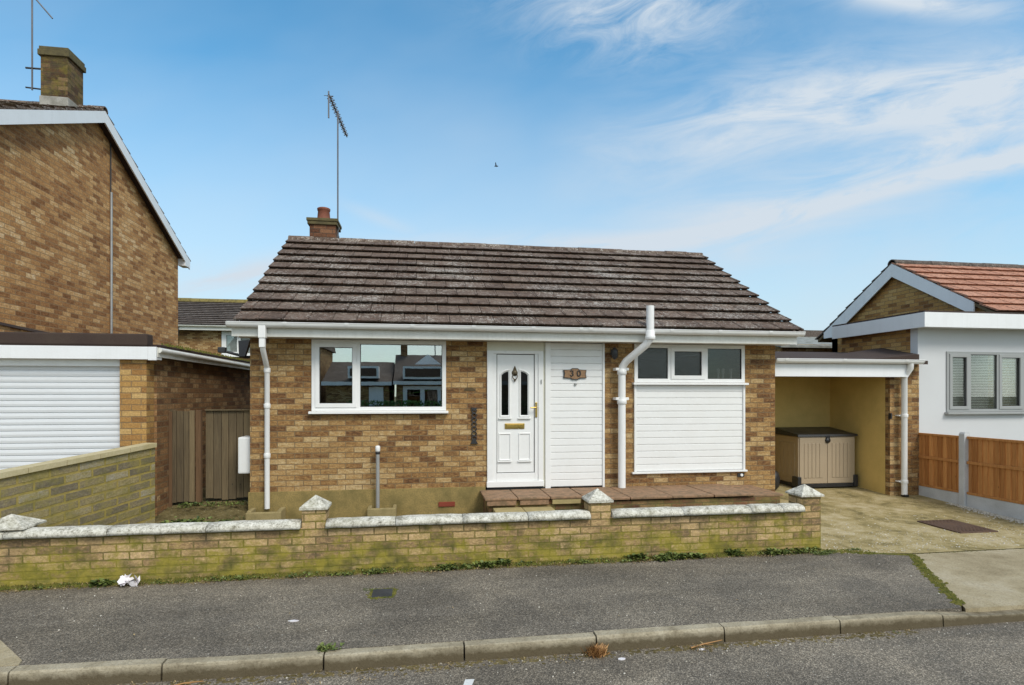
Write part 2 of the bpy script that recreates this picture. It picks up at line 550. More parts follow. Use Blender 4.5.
def mat_asphalt(name, base, chip=.5, patch=.5, brown=.2, crack=True):
    mt, t, p, c, o = new_mat(name)
    ob = c.outputs['Object']
    vo = t.add('ShaderNodeTexVoronoi'); t.l.new(ob, vo.inputs['Vector']); vo.inputs['Scale'].default_value = 130
    vo2 = t.add('ShaderNodeTexVoronoi'); t.l.new(ob, vo2.inputs['Vector']); vo2.inputs['Scale'].default_value = 24
    n1 = t.noise(ob, 1.1, 5, .6, .6)
    n2 = t.noise(ob, 38, 5, .7)
    n3 = t.noise(t.scale(ob, (.35, 1.6, 1)), 1.3, 5, .6, .5)
    sp = t.add('ShaderNodeSeparateColor'); t.l.new(vo.outputs['Color'], sp.inputs[0])
    g = t.ramp(sp.outputs[0], [(0, tuple(x * .5 for x in base)), (.55, base), (.85, tuple(min(x * 1.7, 1) for x in base)), (1, tuple(min(x * 2.5, .6) for x in base))])
    g = t.mix(t.mapr(n1, .42, .62, 0, patch), g, t.mix(1., g, (1.65, 1.62, 1.55), 'MULTIPLY'))
    g = t.mix(t.mapr(n3, .44, .60, 0, patch * .75), g, t.mix(1., g, (.60, .585, .56), 'MULTIPLY'))
    g = t.mix(t.mapr(n2, .45, .7, 0, brown), g, (.12, .10, .07))
    cs = t.math('LESS_THAN', vo2.outputs['Distance'], .13)
    sp2 = t.add('ShaderNodeSeparateColor'); t.l.new(vo2.outputs['Color'], sp2.inputs[0])
    cs = t.math('MULTIPLY', cs, t.math('GREATER_THAN', sp2.outputs[1], 1 - chip * .12))
    g = t.mix(t.math('MULTIPLY', cs, .8), g, (.5, .48, .42))
    t.put(p.inputs['Base Color'], g)
    p.inputs['Roughness'].default_value = .85
    p.inputs['Specular IOR Level'].default_value = .35
    bump(t, p, t.math('ADD', vo.outputs['Distance'], n2), .7, .006)
    return mt


def mat_ground(name, a, b, c_, sc=1.6, spk=.5, fine=60, bs=.5):
    mt, t, p, c, o = new_mat(name)
    ob = c.outputs['Object']
    n1 = t.noise(ob, sc, 6, .62, .4)
    n2 = t.noise(ob, fine, 5, .7)
    n3 = t.noise(ob, sc * 4.3, 5, .6)
    col = t.ramp(t.math('ADD', t.math('MULTIPLY', n1, .6), t.math('MULTIPLY', n3, .4)), [(.36, a), (.5, b), (.63, c_)])
    vo = t.add('ShaderNodeTexVoronoi'); t.l.new(ob, vo.inputs['Vector']); vo.inputs['Scale'].default_value = 48
    s2 = t.add('ShaderNodeSeparateColor'); t.l.new(vo.outputs['Color'], s2.inputs[0])
    col = t.mix(t.math('MULTIPLY', t.math('GREATER_THAN', s2.outputs[0], .86), t.mapr(vo.outputs['Distance'], .45, .1, 0, spk)), col, (.58, .52, .38))
    col = t.mix(t.mapr(n2, .3, .52, .6, 0), col, t.mix(1., col, (.35, .33, .3), 'MULTIPLY'))
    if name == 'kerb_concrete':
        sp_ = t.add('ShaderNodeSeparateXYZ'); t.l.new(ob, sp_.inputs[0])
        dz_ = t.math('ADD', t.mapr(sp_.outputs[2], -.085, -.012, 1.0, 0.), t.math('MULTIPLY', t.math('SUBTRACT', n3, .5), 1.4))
        col = t.mix(t.mapr(dz_, .1, .7, 0, .9), col, (.085, .065, .035))  # dirt low on the kerb, carried up the face to paint in its shade
    t.put(p.inputs['Base Color'], col)
    p.inputs['Roughness'].default_value = .92
    p.inputs['Specular IOR Level'].default_value = .25
    bump(t, p, t.math('ADD', n2, n3), bs, .01)
    return mt


def mat_wood(name, ca, cb, rough=.75):
    mt, t, p, c, o = new_mat(name)
    ob = c.outputs['Object']
    at = t.add('ShaderNodeAttribute', attribute_name='rnd')
    g = t.noise(t.scale(ob, (16, 16, 1.1)), 1.6, 5, .65, 1.2)
    fine = t.noise(t.scale(ob, (90, 90, 4)), 1, 3, .6)
    kn = t.add('ShaderNodeTexVoronoi'); t.l.new(t.scale(ob, (4.5, 4.5, 2.6)), kn.inputs['Vector']); kn.inputs['Scale'].default_value = 1.4
    v = t.math('ADD', t.math('MULTIPLY', g, .7), t.math('MULTIPLY', at.outputs['Fac'], .42))
    col = t.ramp(v, [(.25, ca), (.8, cb)])
    col = t.mix(t.mapr(fine, .4, .7, 0, .4), col, t.mix(1., col, (.5, .42, .35), 'MULTIPLY'))
    col = t.mix(t.mapr(kn.outputs['Distance'], .07, .02, 0, .8), col, tuple(x * .4 for x in ca))
    t.put(p.inputs['Base Color'], col)
    p.inputs['Roughness'].default_value = rough
    bump(t, p, fine, .3, .004)
    return mt


def mat_leaf(name, a, b):
    mt, t, p, c, o = new_mat(name)
    at = t.add('ShaderNodeAttribute', attribute_name='rnd')
    col = t.ramp(at.outputs['Fac'], [(0, a), (1, b)])
    t.put(p.inputs['Base Color'], col)
    p.inputs['Roughness'].default_value = .6
    return mt


def mat_glass(name, refl=.22, tint=(.6, .62, .6), mottled=False):
    mt, t, p, c, out = new_mat(name)
    t.n.remove(p)
    tr = t.add('ShaderNodeBsdfTransparent'); tr.inputs[0].default_value = (*tint, 1)
    gl = t.add('ShaderNodeBsdfGlossy'); gl.inputs['Roughness'].default_value = .06 if mottled else .0
    gl.inputs['Color'].default_value = (1, .98, .94, 1)
    lw = t.add('ShaderNodeLayerWeight'); lw.inputs[0].default_value = .25
    f = t.math('ADD', t.math('MULTIPLY', lw.outputs['Fresnel'], .6), refl, clamp=True)
    mx = t.add('ShaderNodeMixShader')
    t.put(mx.inputs[0], f); t.l.new(tr.outputs[0], mx.inputs[1]); t.l.new(gl.outputs[0], mx.inputs[2])
    bn = t.add('ShaderNodeBump'); bn.inputs['Strength'].default_value = .5 if mottled else .02
    bn.inputs['Distance'].default_value = .01
    t.put(bn.inputs['Height'], t.noise(c.outputs['Object'], 45 if mottled else 1.5, 3, .6))
    t.l.new(bn.outputs[0], gl.inputs['Normal'])
    t.l.new(mx.outputs[0], out.inputs[0])
    return mt


M['stone'] = mat_lichen_stone()
M['tiles'] = mat_tiles('weathered_tiles', (.07, .045, .033), (.14, .098, .074), (.215, .165, .13), lichen=.85, rust=.6)
M['tiles_red'] = mat_tiles('red_tiles', (.34, .15, .09), (.46, .22, .14), (.56, .30, .20), lichen=.12, rust=.1)
M['tiles_far'] = mat_tiles('brown_tiles', (.07, .055, .045), (.12, .095, .08), (.17, .14, .12), lichen=.3, rust=.2)
M['asphalt'] = mat_asphalt('footpath_asphalt', (.13, .113, .09), chip=.6, patch=.7, brown=.3)
M['road'] = mat_asphalt('road_asphalt', (.14, .121, .096), chip=.5, patch=.75, brown=.35)
M['drive'] = mat_ground('mossy_driveway_concrete', (.16, .13, .055), (.35, .28, .13), (.49, .41, .26), spk=.95, sc=1.7)
M['apron'] = mat_ground('crossover_concrete', (.26, .21, .125), (.36, .30, .19), (.43, .37, .26), sc=1.1, spk=.3, bs=.3)
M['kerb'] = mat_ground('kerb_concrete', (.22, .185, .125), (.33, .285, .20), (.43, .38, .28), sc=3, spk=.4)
M['soil'] = mat_ground('bare_soil', (.07, .055, .02), (.14, .11, .045), (.20, .16, .07), sc=5, spk=.5, bs=1.)
M['moss'] = mat_ground('moss', (.05, .065, .012), (.12, .12, .02), (.19, .16, .035), sc=12, spk=.2, bs=1.)
M['moss_ridge'] = mat_ground('mossy_ridge', (.11, .09, .04), (.20, .16, .05), (.27, .21, .08), sc=3, spk=.1)
M['earth'] = mat_ground('open_ground', (.06, .075, .03), (.08, .09, .035), (.11, .10, .05), sc=.4, spk=.1)
M['wood_new'] = mat_wood('orange_stained_timber', (.34, .13, .03), (.72, .35, .115))
M['wood_old'] = mat_wood('weathered_grey_timber', (.065, .048, .028), (.21, .155, .082), .9)
M['wood_rust'] = mat_wood('brown_post_timber', (.10, .055, .025), (.17, .095, .045), .9)
M['leaf'] = mat_leaf('weed_leaves', (.035, .06, .012), (.17, .21, .045))
M['leaf_dry'] = mat_leaf('dry_litter', (.12, .075, .035), (.36, .27, .13))
M['straw'] = mat_leaf('dried_orange_straw', (.20, .09, .03), (.50, .27, .09))
M['grass'] = mat_leaf('grass_blades', (.045, .08, .015), (.16, .19, .04))
M['pebble'] = mat_leaf('pale_pebbles', (.30, .26, .2), (.66, .62, .54))
M['hedge'] = mat_leaf('hedge_leaves', (.03, .08, .015), (.10, .22, .04))
M["glass"] = mat_glass("window_glass", .42)
M['glass_ledge'] = mat_glass('ledge_glass', .03, (.55, .55, .55))
M['glass_clear'] = mat_glass('clear_glass', .05, (.85, .87, .86))
M['glass_dark'] = mat_glass('door_glass', .05, (.08, .08, .08))
M['glass_obsc'] = mat_glass('obscured_glass', .05, (.3, .3, .3), True)


# ------------------------------------------------------------------ setting
def struct(name, mb, mat):
    return tag(mb.build(name, mat), kind='structure')


def grid_sheet(x0, x1, y0, y1, nx, ny, zf, skip=None):
    m_ = MB()
    for j in range(ny + 1):
        for i in range(nx + 1):
            x = x0 + (x1 - x0) * i / nx; y = y0 + (y1 - y0) * j / ny
            m_.v.append((x, y, zf(x, y)))
    for j in range(ny):
        for i in range(nx):
            a = j * (nx + 1) + i
            m_.face([a, a + 1, a + nx + 2, a + nx + 1], True)
    return m_


struct('ground', MB().box(-400, 400, -400, 400, -.5, -.2), M['earth'])
rn = random.Random(3)
struct('road', grid_sheet(-60, 60, -7, 4.16, 120, 24, lambda x, y: -.112), M['road'])

# footpath: asphalt, edge on the right runs obliquely to the crossover
PV = [(-60, 4.35), (-10, 4.35), (-2.4, 4.235), (-1.0, 4.19), (4.46, 4.19), (4.62, 4.45), (4.80, 4.75), (4.97, 5.05), (5.16, 5.32), (5.36, 5.60), (4.95, 5.76), (4.62, 5.93), (4.3, 6.02), (-60, 6.02)]
m_ = MB(); m_.prism(PV, 'z', -.18, 0.)
struct('pavement', m_, M['asphalt'])
# crossover slab on the right, falling to the dropped kerb
m_ = MB()
AP = [(4.53, 4.24), (5.40, 5.64), (12, 5.72), (12, 4.24)]


def az_(x, y): return -.04 + .04 * min(1, max(0, (y - 4.24) / 1.4)) if x > 5 else (-.04 if y < 4.3 and x > 4.6 else 0)


m_.hexa([(4.50, 4.19, -.2), (12, 4.19, -.2), (12, 5.68, -.2), (5.42, 5.68, -.2),
         (4.50, 4.19, -.012), (12, 4.19, -.035), (12, 5.68, .0), (5.42, 5.68, -.002)])
struct('crossover', m_, M['apron'])


m_ = MB(); m_.prism([(-4.4, 4.72), (-4.4, 4.30), (-2.60, 4.262), (-2.62, 4.33), (-2.98, 4.70)], 'z', -.1, .006)
struct('crossover_edge', m_, M['apron'])


def drive_z(x, y):
    return .0 + .06 * max(0, min(1, (y - 6.8) / 1.6)) + .08 * max(0, (y - 8.4) / 1.6)


m_ = grid_sheet(4.46, 8.46, 5.69, 10.3, 20, 24, lambda x, y: drive_z(x, y) + .002)
for i, v in enumerate(m_.v):       # oblique front edge near the garden wall
    if v[1] < 5.72 and v[0] < 5.3:
        m_.v[i] = (v[0], 5.69 + (5.42 - v[0]) * .2, v[2])
struct('driveway', m_, M['drive'])


def garden_z(x, y):
    return .07 + .20 * max(0, min(1, (y - 7.6) / 1.1)) * max(0, min(1, (-1.9 - x) / .6)) + .012 * math.sin(x * 5) * math.cos(y * 7)


struct('front_garden', grid_sheet(-3.95, 4.25, 6.06, 13, 60, 50, garden_z), M['soil'])
struct('neighbour_driveway', MB().box(-12, -3.96, 6.0, 8.6, -.15, .04), M['apron'])

struct('driveway_subbase', B((4.3, 12, 4.26, 6.1, -.19, -.02)), M['soil'])

# kerb: long stones with open joints, dropped towards the crossover
m_ = MB()
js = [-4.4, -3.49, -2.6, -1.68, -.65, .31, 1.28, 2.29, 3.27, 4.2, 5.1, 6.0, 6.95, 7.9]
for a, b in zip(js[:-1], js[1:]):
    def kz(x): return -.002 - .045 * max(0, min(1, (x - 4.0) / .6))
    def ky(x): return 4.11 + (.0 if x > -1 else (.035 * (-1 - x)))
    a += .006; b -= .006
    o1 = rn.uniform(-.004, .004)
    prof = lambda x: [(ky(x) - .012, -.2), (ky(x), kz(x) - .022), (ky(x) + .003, kz(x) - .009), (ky(x) + .012, kz(x) + o1), (ky(x) + .088, kz(x) + .002 + o1), (ky(x) + .088, -.2)]
    base = len(m_.v)
    secs = [a + (b - a) * i / 5 for i in range(6)]
    for x in secs:
        m_.v += [(x, y + rn.uniform(-.002, .002), z + rn.uniform(-.0015, .0015)) for y, z in prof(x)]
    for i in range(5):
        for k in range(6):
            p0 = base + i * 6 + k; p1 = base + i * 6 + (k + 1) % 6
            m_.face([p0, p1, p1 + 6, p0 + 6])
    m_.face([base + k for k in range(6)]); m_.face([base + 30 + k for k in reversed(range(6))])
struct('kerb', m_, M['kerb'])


# ------------------------------------------------------------------ shared builders
def window(parent, x0, x1, z0, z1, yf, lights, fm=None, fr=.055, dep=.07, sill=True, glass=None, head=None, name='window', muntin=()):
    """frame with the outer face at yf; lights = (xa, xb, is_sash); panes and sashes are sub-parts"""
    fm = fm or M['upvc']; glass = glass or M['glass']
    fb = MB()
    bt = fr
    fb.box(x0, x1, yf, yf + dep, z0, z0 + bt, .006)
    fb.box(x0, x1, yf, yf + dep, z1 - bt, z1, .006)
    fb.box(x0, x0 + fr, yf + .001, yf + dep, z0 + bt - .004, z1 - bt + .004, .006)
    fb.box(x1 - fr, x1, yf + .001, yf + dep, z0 + bt - .004, z1 - bt + .004, .006)
    for i in range(len(lights) - 1):
        xm = (lights[i][1] + lights[i + 1][0]) / 2
        fb.box(xm - fr * .5, xm + fr * .5, yf + .001, yf + dep, z0 + bt - .004, z1 - bt + .004, .006)
    wd = fb.build(name, fm, parent)
    for i, (xa, xb, sash) in enumerate(lights):
        za, zb = z0 + bt, z1 - bt
        if sash:
            q = .05
            s = MB()
            ys = yf - .012
            s.box(xa - .006, xb + .006, ys, yf + .05, za - .006, za + q, .006)
            s.box(xa - .006, xb + .006, ys, yf + .05, zb - q, zb + .006, .006)
            s.box(xa - .006, xa + q, ys + .001, yf + .05, za + q - .004, zb - q + .004, .006)
            s.box(xb - q, xb + .006, ys + .001, yf + .05, za + q - .004, zb - q + .004, .006)
            s.build('sash', fm, wd)
            xa, xb, za, zb = xa + q, xb - q, za + q, zb - q
        g = MB(); yb = yf + .012
        for (a, b, c, d_) in ((xa - .002, xa + .007, za, zb), (xb - .007, xb + .002, za, zb), (xa, xb, za - .002, za + .007), (xa, xb, zb - .007, zb + .002)):
            g.box(a, b, yb, yb + .012, c, d_)
        g.build('gasket', M['seal'], wd)
        gl = glass[i] if isinstance(glass, list) else glass
        MB().box(xa - .003, xb + .003, yf + .024, yf + .030, za - .003, zb + .003).build('pane', gl, wd)
    if sill:
        s = MB().prism([(yf + .05, z0), (yf - .055, z0 - .006), (yf - .06, z0 - .012), (yf - .06, z0 - .036), (yf + .05, z0 - .036)], 'x', x0 - .03, x1 + .03)
        s.build('sill', fm, wd)
    return wd


def tile_slope(x0, x1, ya, za, yb, zb, tw=.305, gauge=.326, th=.034, seed=1, jitter=.003, lip=.068):
    """courses of separate lapped tiles from the eaves (ya,za) up to (yb,zb)"""
    rd = random.Random(seed)
    m_ = MB()
    L = math.hypot(yb - ya, zb - za)
    sy, sz = (yb - ya) / L, (zb - za) / L
    ny, nz = (-sz, sy) if sy > 0 else (sz, -sy)
    n = max(1, round(L / gauge)); g = L / n

    def P(x, s, h): return (x, ya + sy * s + ny * h, za + sz * s + nz * h)
    for k in range(n):
        off = (k % 2) * tw / 2
        x = x0 - off
        while x < x1 - .01:
            a = max(x, x0); b = min(x + tw, x1)
            if b - a > .03:
                m_.rv = rd.random()
                e = rd.uniform(-.005, .005); h0 = rd.uniform(-jitter, jitter); tl = rd.uniform(-jitter, jitter)
                s0 = k * g + e - .02; s1 = (k + 1) * g + .05
                if k == n - 1: s1 = (k + 1) * g
                lo = lip + h0
                a_, b_ = a + .004, b - .004
                c = .012
                m_.hexa([P(a_, s0 + .028, lo - th), P(b_, s0 + .028, lo - th + tl), P(b_, s1, -.012), P(a_, s1, -.012),
                         P(a_, s0, lo), P(b_, s0, lo + tl), P(b_, s1, .012), P(a_, s1, .012)])
                # raised side lap
                m_.hexa([P(b_ - .035, s0 + .029, lo - th), P(b_ - .001, s0 + .029, lo - th + tl), P(b_ - .001, s1, -.012), P(b_ - .035, s1, -.012),
                         P(b_ - .029, s0 + .001, lo + .007), P(b_ - .007, s0 + .001, lo + .007 + tl), P(b_ - .007, s1, .018), P(b_ - .029, s1, .018)])
            x += tw
    return m_


def ridge_tiles(x0, x1, y, z, r=.11, ln=.45, seed=2):
    rd = random.Random(seed); m_ = MB(); x = x0
    while x < x1 - .05:
        b = min(x + ln, x1); m_.rv = rd.random()
        dz_ = rd.uniform(-.006, .006)
        pts = [(y + r * math.cos(a), z - r * .45 + r * .9 * math.sin(a) + dz_) for a in [R(q) for q in range(-10, 191, 25)]]
        pts += [(y + (r - .02) * math.cos(a), z - r * .45 + (r * .9 - .02) * math.sin(a) + dz_) for a in [R(q) for q in range(190, -11, -25)]]
        m_.prism(pts, 'x', x + .004, b - .004)
        x += ln
    return m_


def gutter_mesh(x0, x1, y, ztop, r=.056):
    """half-round trough running along x, with end stops"""
    pts = [(y + r * math.cos(a), ztop + r * 1.15 * math.sin(a)) for a in [R(q) for q in range(180, 361, 15)]]
    pts += [(y + (r - .006) * math.cos(a), ztop + (r - .006) * 1.15 * math.sin(a)) for a in [R(q) for q in range(360, 179, -15)]]
    m_ = MB().prism(pts, 'x', x0, x1)
    m_.tube([(x0, y - r, ztop), (x1, y - r, ztop)], .006, 8)
    for x in (x0, x1):
        m_.prism([(y + r * math.cos(a), ztop + r * 1.15 * math.sin(a)) for a in [R(q) for q in range(180, 361, 15)]], 'x', x - .006, x + .002)
    return m_


def bracket_mesh(x, y, ztop, r=.064, wd=.05):
    pts = [(y + r * math.cos(a), ztop + .008 + r * 1.12 * math.sin(a)) for a in [R(q) for q in range(180, 361, 15)]]
    pts += [(y + (r - .009) * math.cos(a), ztop + .008 + (r - .009) * 1.15 * math.sin(a)) for a in [R(q) for q in range(360, 179, -15)]]
    return MB().prism(pts, 'x', x - wd / 2, x + wd / 2)


def gutter(parent, x0, x1, y, z, brackets, mat):
    g = gutter_mesh(x0, x1, y, z).build('gutter', mat, parent)
    for x in brackets: bracket_mesh(x, y, z).build('bracket', mat, g)
    return g


def clad(parent, x0, x1, z0, z1, yf, pitch=.1, name='cladding', mat=None):
    """horizontal boards: every board has its own rounded face and a groove below it"""
    mat = mat or M['upvc']
    m_ = MB(); z = z0
    n = round((z1 - z0) / pitch); p_ = (z1 - z0) / n
    m_.box(x0, x1, yf + .012, yf + .03, z0, z1)
    for i in range(n):
        a = z0 + i * p_; b = a + p_
        m_.prism([(yf + .013, a + .0), (yf + .004, a + .007), (yf, a + .012), (yf, b - .006), (yf + .004, b - .002), (yf + .013, b - .0)], 'x', x0, x1)
    return m_.build(name, mat, parent)


# ------------------------------------------------------------------ the bungalow in the middle
H = thing('bungalow', 'brick bungalow with brown tiled roof, white door and boarded panels behind the low garden wall', 'house', (1.6, 8.3, .1))
F = 8.3
WL, WR, WB = -2.27, 5.475, 13.75
# front wall round the openings
fw = MB()
T = .12
Zt = 2.535
fw.box(WL, -1.47, F, F + T, .44, Zt)
fw.box(-1.47, .365, F, F + T, .44, 1.53)
fw.box(.365, .952, F, F + T, .44, Zt)
fw.box(2.70, 3.168, F, F + T, .30, Zt)
fw.box(3.168, 4.955, F, F + T, .30, .595)
fw.box(4.955, WR, F, F + T, .0, Zt)
fw.box(WL, WL + T, F + T, WB, .05, Zt + .1)
fw.box(WR - T, WR, F + T, WB, .0, Zt + .1)
fw.box(WL + T, WR - T, WB - T, WB, .0, Zt + .1)
for xg in (WL, WR - T):
    fw.prism([(F + .1, Zt + .1), (WB - .1, Zt + .1), (11.03, 4.42)], 'x', xg, xg + T)
fw.build('wall', M['brick'], H)
B((WL - .02, .93, F - .02, F + T, .0, .452, .006), (WL - .02, WL, F + T, WB, .0, .452, .006)).build('plinth', M['plinth'], H)
# interior shell, so the windows look into rooms
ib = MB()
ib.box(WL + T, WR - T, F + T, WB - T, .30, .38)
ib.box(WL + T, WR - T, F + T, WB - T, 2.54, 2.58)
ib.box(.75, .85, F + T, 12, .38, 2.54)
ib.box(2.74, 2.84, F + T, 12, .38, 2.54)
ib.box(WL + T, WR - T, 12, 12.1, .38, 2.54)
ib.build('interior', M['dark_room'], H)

wdw = window(H, -1.47, .365, 1.545, 2.53, F - .02, [(-1.415, -.875, True), (-.82, .31, False)])
window(H, 3.168, 4.955, 1.955, 2.53, F - .02, [(3.223, 3.70, False), (3.75, 4.29, True), (4.34, 4.90, False)], glass=[M['glass_obsc'], M['glass_obsc'], M['glass_ledge']])
c = clad(H, 3.20, 4.925, .615, 1.915, F - .005, .1)
for q_ in ((3.165, 3.20, F - .025, F + .03, .613, 1.918, .004), (4.925, 4.958, F - .025, F + .03, .613, 1.918, .004), (3.13, 4.985, F - .045, F + .03, .585, .612, .004)): B(q_).build('trim', M['upvc'], c)
c = clad(H, 1.885, 2.675, .415, 2.53, F - .005, .1)
for q_ in ((1.805, 1.885, F - .03, F + .03, .40, 2.53, .004), (2.675, 2.705, F - .025, F + .03, .40, 2.53, .004)): B(q_).build('trim', M['upvc'], c)
B((1.775, 1.805, F + .0, F + .05, .42, 2.53)).build('filler_strip', M['cream'], H)
B((.952, 1.78, F - .02, F + .05, 2.405, 2.532, .004)).build('door_head_panel', M['cream'], H)
df = B((.952, 1.04, F - .03, F + .06, .50, 2.405, .006), (1.70, 1.775, F - .03, F + .06, .50, 2.405, .006),
       (.952, 1.775, F - .031, F + .06, 2.36, 2.406, .006), (.945, 1.782, F - .05, F + .06, .44, .52, .006),
       (1.04, 1.09, F - .015, F + .05, .52, 2.36, .006), (1.65, 1.70, F - .015, F + .05, .52, 2.36, .006), (1.09, 1.65, F - .015, F + .05, .52, .635, .006)).build('door_frame', M['upvc'], H)
B((.95, 1.78, F - .01, F + .05, .385, .44)).build('threshold_recess', M['seal'], H)
D = MB().box(1.09, 1.65, F + .012, F + .06, .60, 2.37)
D.f = D.f; dr = D.build('front_door', M['seal'], H)
dl = MB().box(1.100, 1.640, F + .004, F + .05, .645, 2.350, .004)
dl.build('door_leaf', M['upvc'], dr)


def ring(m_, pts, y0, y1, wd):
    """moulding following a closed outline in the xz plane"""
    cx = sum(p[0] for p in pts) / len(pts); cz = sum(p[1] for p in pts) / len(pts)
    out = []
    n = len(pts)
    for i in range(n):
        a = Vector(pts[i - 1]); b = Vector(pts[i]); c_ = Vector(pts[(i + 1) % n])
        e1 = (b - a).normalized(); e2 = (c_ - b).normalized()
        n1 = Vector((e1.y, -e1.x)); n2 = Vector((e2.y, -e2.x))
        nn = (n1 + n2).normalized(); k = wd / max(.4, nn.dot(n1))
        if (b - Vector((cx, cz))).dot(nn) < 0: nn = -nn
        out.append(b + nn * k)
    base = len(m_.v)
    for p, q in zip(pts, out):
        mid = (Vector(p) + q) / 2
        m_.v += [(p[0], y1, p[1]), (mid.x, y0, mid.y), (q.x, y1, q.y)]
    for i in range(n):
        j = (i + 1) % n
        for k in range(2):
            m_.face([base + i * 3 + k, base + j * 3 + k, base + j * 3 + k + 1, base + i * 3 + k + 1])


mo = MB()
yl = F + .004
gL = [(1.165, 1.475), (1.262, 1.475), (1.262, 2.105), (1.235, 2.10), (1.2, 2.085), (1.165, 2.055)]
gR = [(2 * 1.355 - x, z) for x, z in gL][::-1]
for g_ in (gL, gR):
    ring(mo, g_, yl - .016, yl + .001, .038)
    x0_, x1_ = min(p[0] for p in g_) - .045, max(p[0] for p in g_) + .045
    mo.box(x0_, x1_, yl - .028, yl + .001, 1.418, 1.437, .004)
for x0_, x1_ in ((1.145, 1.275), (1.435, 1.565)):
    ring(mo, [(x0_, .84), (x1_, .84), (x1_, 1.19), (x0_, 1.19)], yl - .014, yl + .001, .03)
    mo.box(x0_ - .035, x1_ + .035, yl - .024, yl + .001, .795, .812, .004)
mo.build('moulding', M['upvc'], dr)
for g_ in (gL, gR):
    MB().prism(g_, 'y', yl - .004, yl + .002).build('door_glass', M['glass_dark'], dr)
lb = MB().box(1.21, 1.50, yl - .012, yl + .001, 1.275, 1.355, .006)
lb.box(1.235, 1.475, yl - .018, yl - .010, 1.292, 1.338, .004)
lb.build('letterbox', M['brass'], dr)
hb = MB().box(1.655, 1.685, F - .027, F - .012, 1.44, 1.66, .006)
hb.tube([(1.67, F - .02, 1.585), (1.67, F - .065, 1.585), (1.655, F - .07, 1.585), (1.575, F - .07, 1.58)], .009, 10)
hb.build('handle', M['brass'], df)
kb = MB()
kb.lathe([(.0, yl - .02), (.03, yl - .018), (.045, yl - .006), (.045, yl)], 1.357, 2.085, 16, 'y')
ringpts = [(1.357 + .035 * math.sin(R(a)), yl - .026, 2.035 + .045 * math.cos(R(a))) for a in range(0, 361, 30)]
kb.tube(ringpts, .007, 8)
kb.prism([(1.357, 2.19), (1.375, 2.15), (1.392, 2.10), (1.357, 2.115), (1.322, 2.10), (1.339, 2.15)], 'y', yl - .014, yl)
kb.prism([(1.357, 1.955), (1.372, 1.985), (1.357, 2.0), (1.342, 1.985)], 'y', yl - .03, yl)
kb.build('knocker', M['bronze'], dr)
B((1.735, 1.75, F - .045, F - .03, 1.93, 1.99, .003)).build('bell_push', M['grey_metal'], df)

# eaves: fascia, soffit, gutter
B((-2.40, 5.60, 7.945, 7.965, 2.525, 2.715, .004)).build('fascia', M['upvc_old'], H)
B((-2.40, 5.60, 7.965, F + .02, 2.537, 2.55)).build('soffit', M['upvc_old'], H)
gutter(H, -2.43, 5.66, 7.885, 2.70, [-1.72, -.95, -.1, .72, 1.54, 2.22, 2.36, 3.25, 3.56, 4.3, 5.1], M['upvc'])
# roof
rf = MB()
rf.prism([(7.94, 2.70), (11.03, 4.555), (14.12, 2.70), (14.12, 2.64), (11.03, 4.46), (7.94, 2.64)], 'x', -2.31, 5.585)
rfo = rf.build('roof', M['wood_old'], H)
ts = tile_slope(-2.345, 5.63, 7.865, 2.695, 11.03, 4.595, tw=.305, gauge=.333, seed=4)
ts.build('roof_tiles', M['tiles'], rfo)
tile_slope(-2.345, 5.63, 14.19, 2.695, 11.03, 4.595, seed=5).build('roof_tiles', M['tiles'], rfo)
for xv in (-2.34, 5.605):
    MB().prism([(7.93, 2.70), (7.93, 2.758), (11.03, 4.622), (14.13, 2.758), (14.13, 2.70), (11.03, 4.55)], 'x', xv, xv + .02).build('verge_mortar', M['felt'], rfo)
ridge_tiles(-2.35, 5.64, 11.03, 4.605, r=.10).build('ridge_tiles', M['tiles'], rfo)
for xg in (-2.33, 5.585):
    m_ = MB()
    m_.prism([(7.95, 2.52), (7.95, 2.69), (11.03, 4.55), (14.1, 2.69), (14.1, 2.52), (11.03, 4.36)], 'x', xg, xg + .02)
    m_.build('bargeboard', M['upvc_old'], H)
# chimney
ch = MB().box(-1.985, -1.53, 11.0, 11.45, 4.2, 4.93)
cho = ch.build('chimney', M['brick_stack'], H)
B((-2.02, -1.495, 10.965, 11.485, 4.87, 4.93, .008), (-2.035, -1.48, 10.95, 11.5, 4.93, 4.985, .01)).build('chimney_cap', M['cap_dark'], cho)
MB().lathe([(.15, 4.98), (.12, 5.01), (.105, 5.18), (.115, 5.19), (.12, 5.225), (.105, 5.235), (.08, 5.235), (.075, 5.0)], -1.77, 11.22, 20).build('chimney_pot', M['pot'], cho)

# rainwater pipe on the left corner: outlet, swan neck, shaft, collars
dp = MB()
dp.box(-2.05, -1.96, 7.84, 7.93, 2.50, 2.66, .008)
dp.box(-2.04, -1.97, 7.85, 7.92, 2.38, 2.52, .006)
dp.tube([(-2.005, 7.885, 2.42), (-2.005, 7.90, 2.36), (-2.035, 8.2, 2.17), (-2.035, 8.24, 2.12), (-2.035, 8.24, .235)], .034, 16)
dpo = dp.build('downpipe', M['upvc'], H)
for z in (2.10, 1.62, .95):
    MB().lathe([(.041, z - .03), (.043, z - .025), (.043, z + .025), (.041, z + .03)], -2.035, 8.24, 16).build('collar', M['upvc'], dpo)
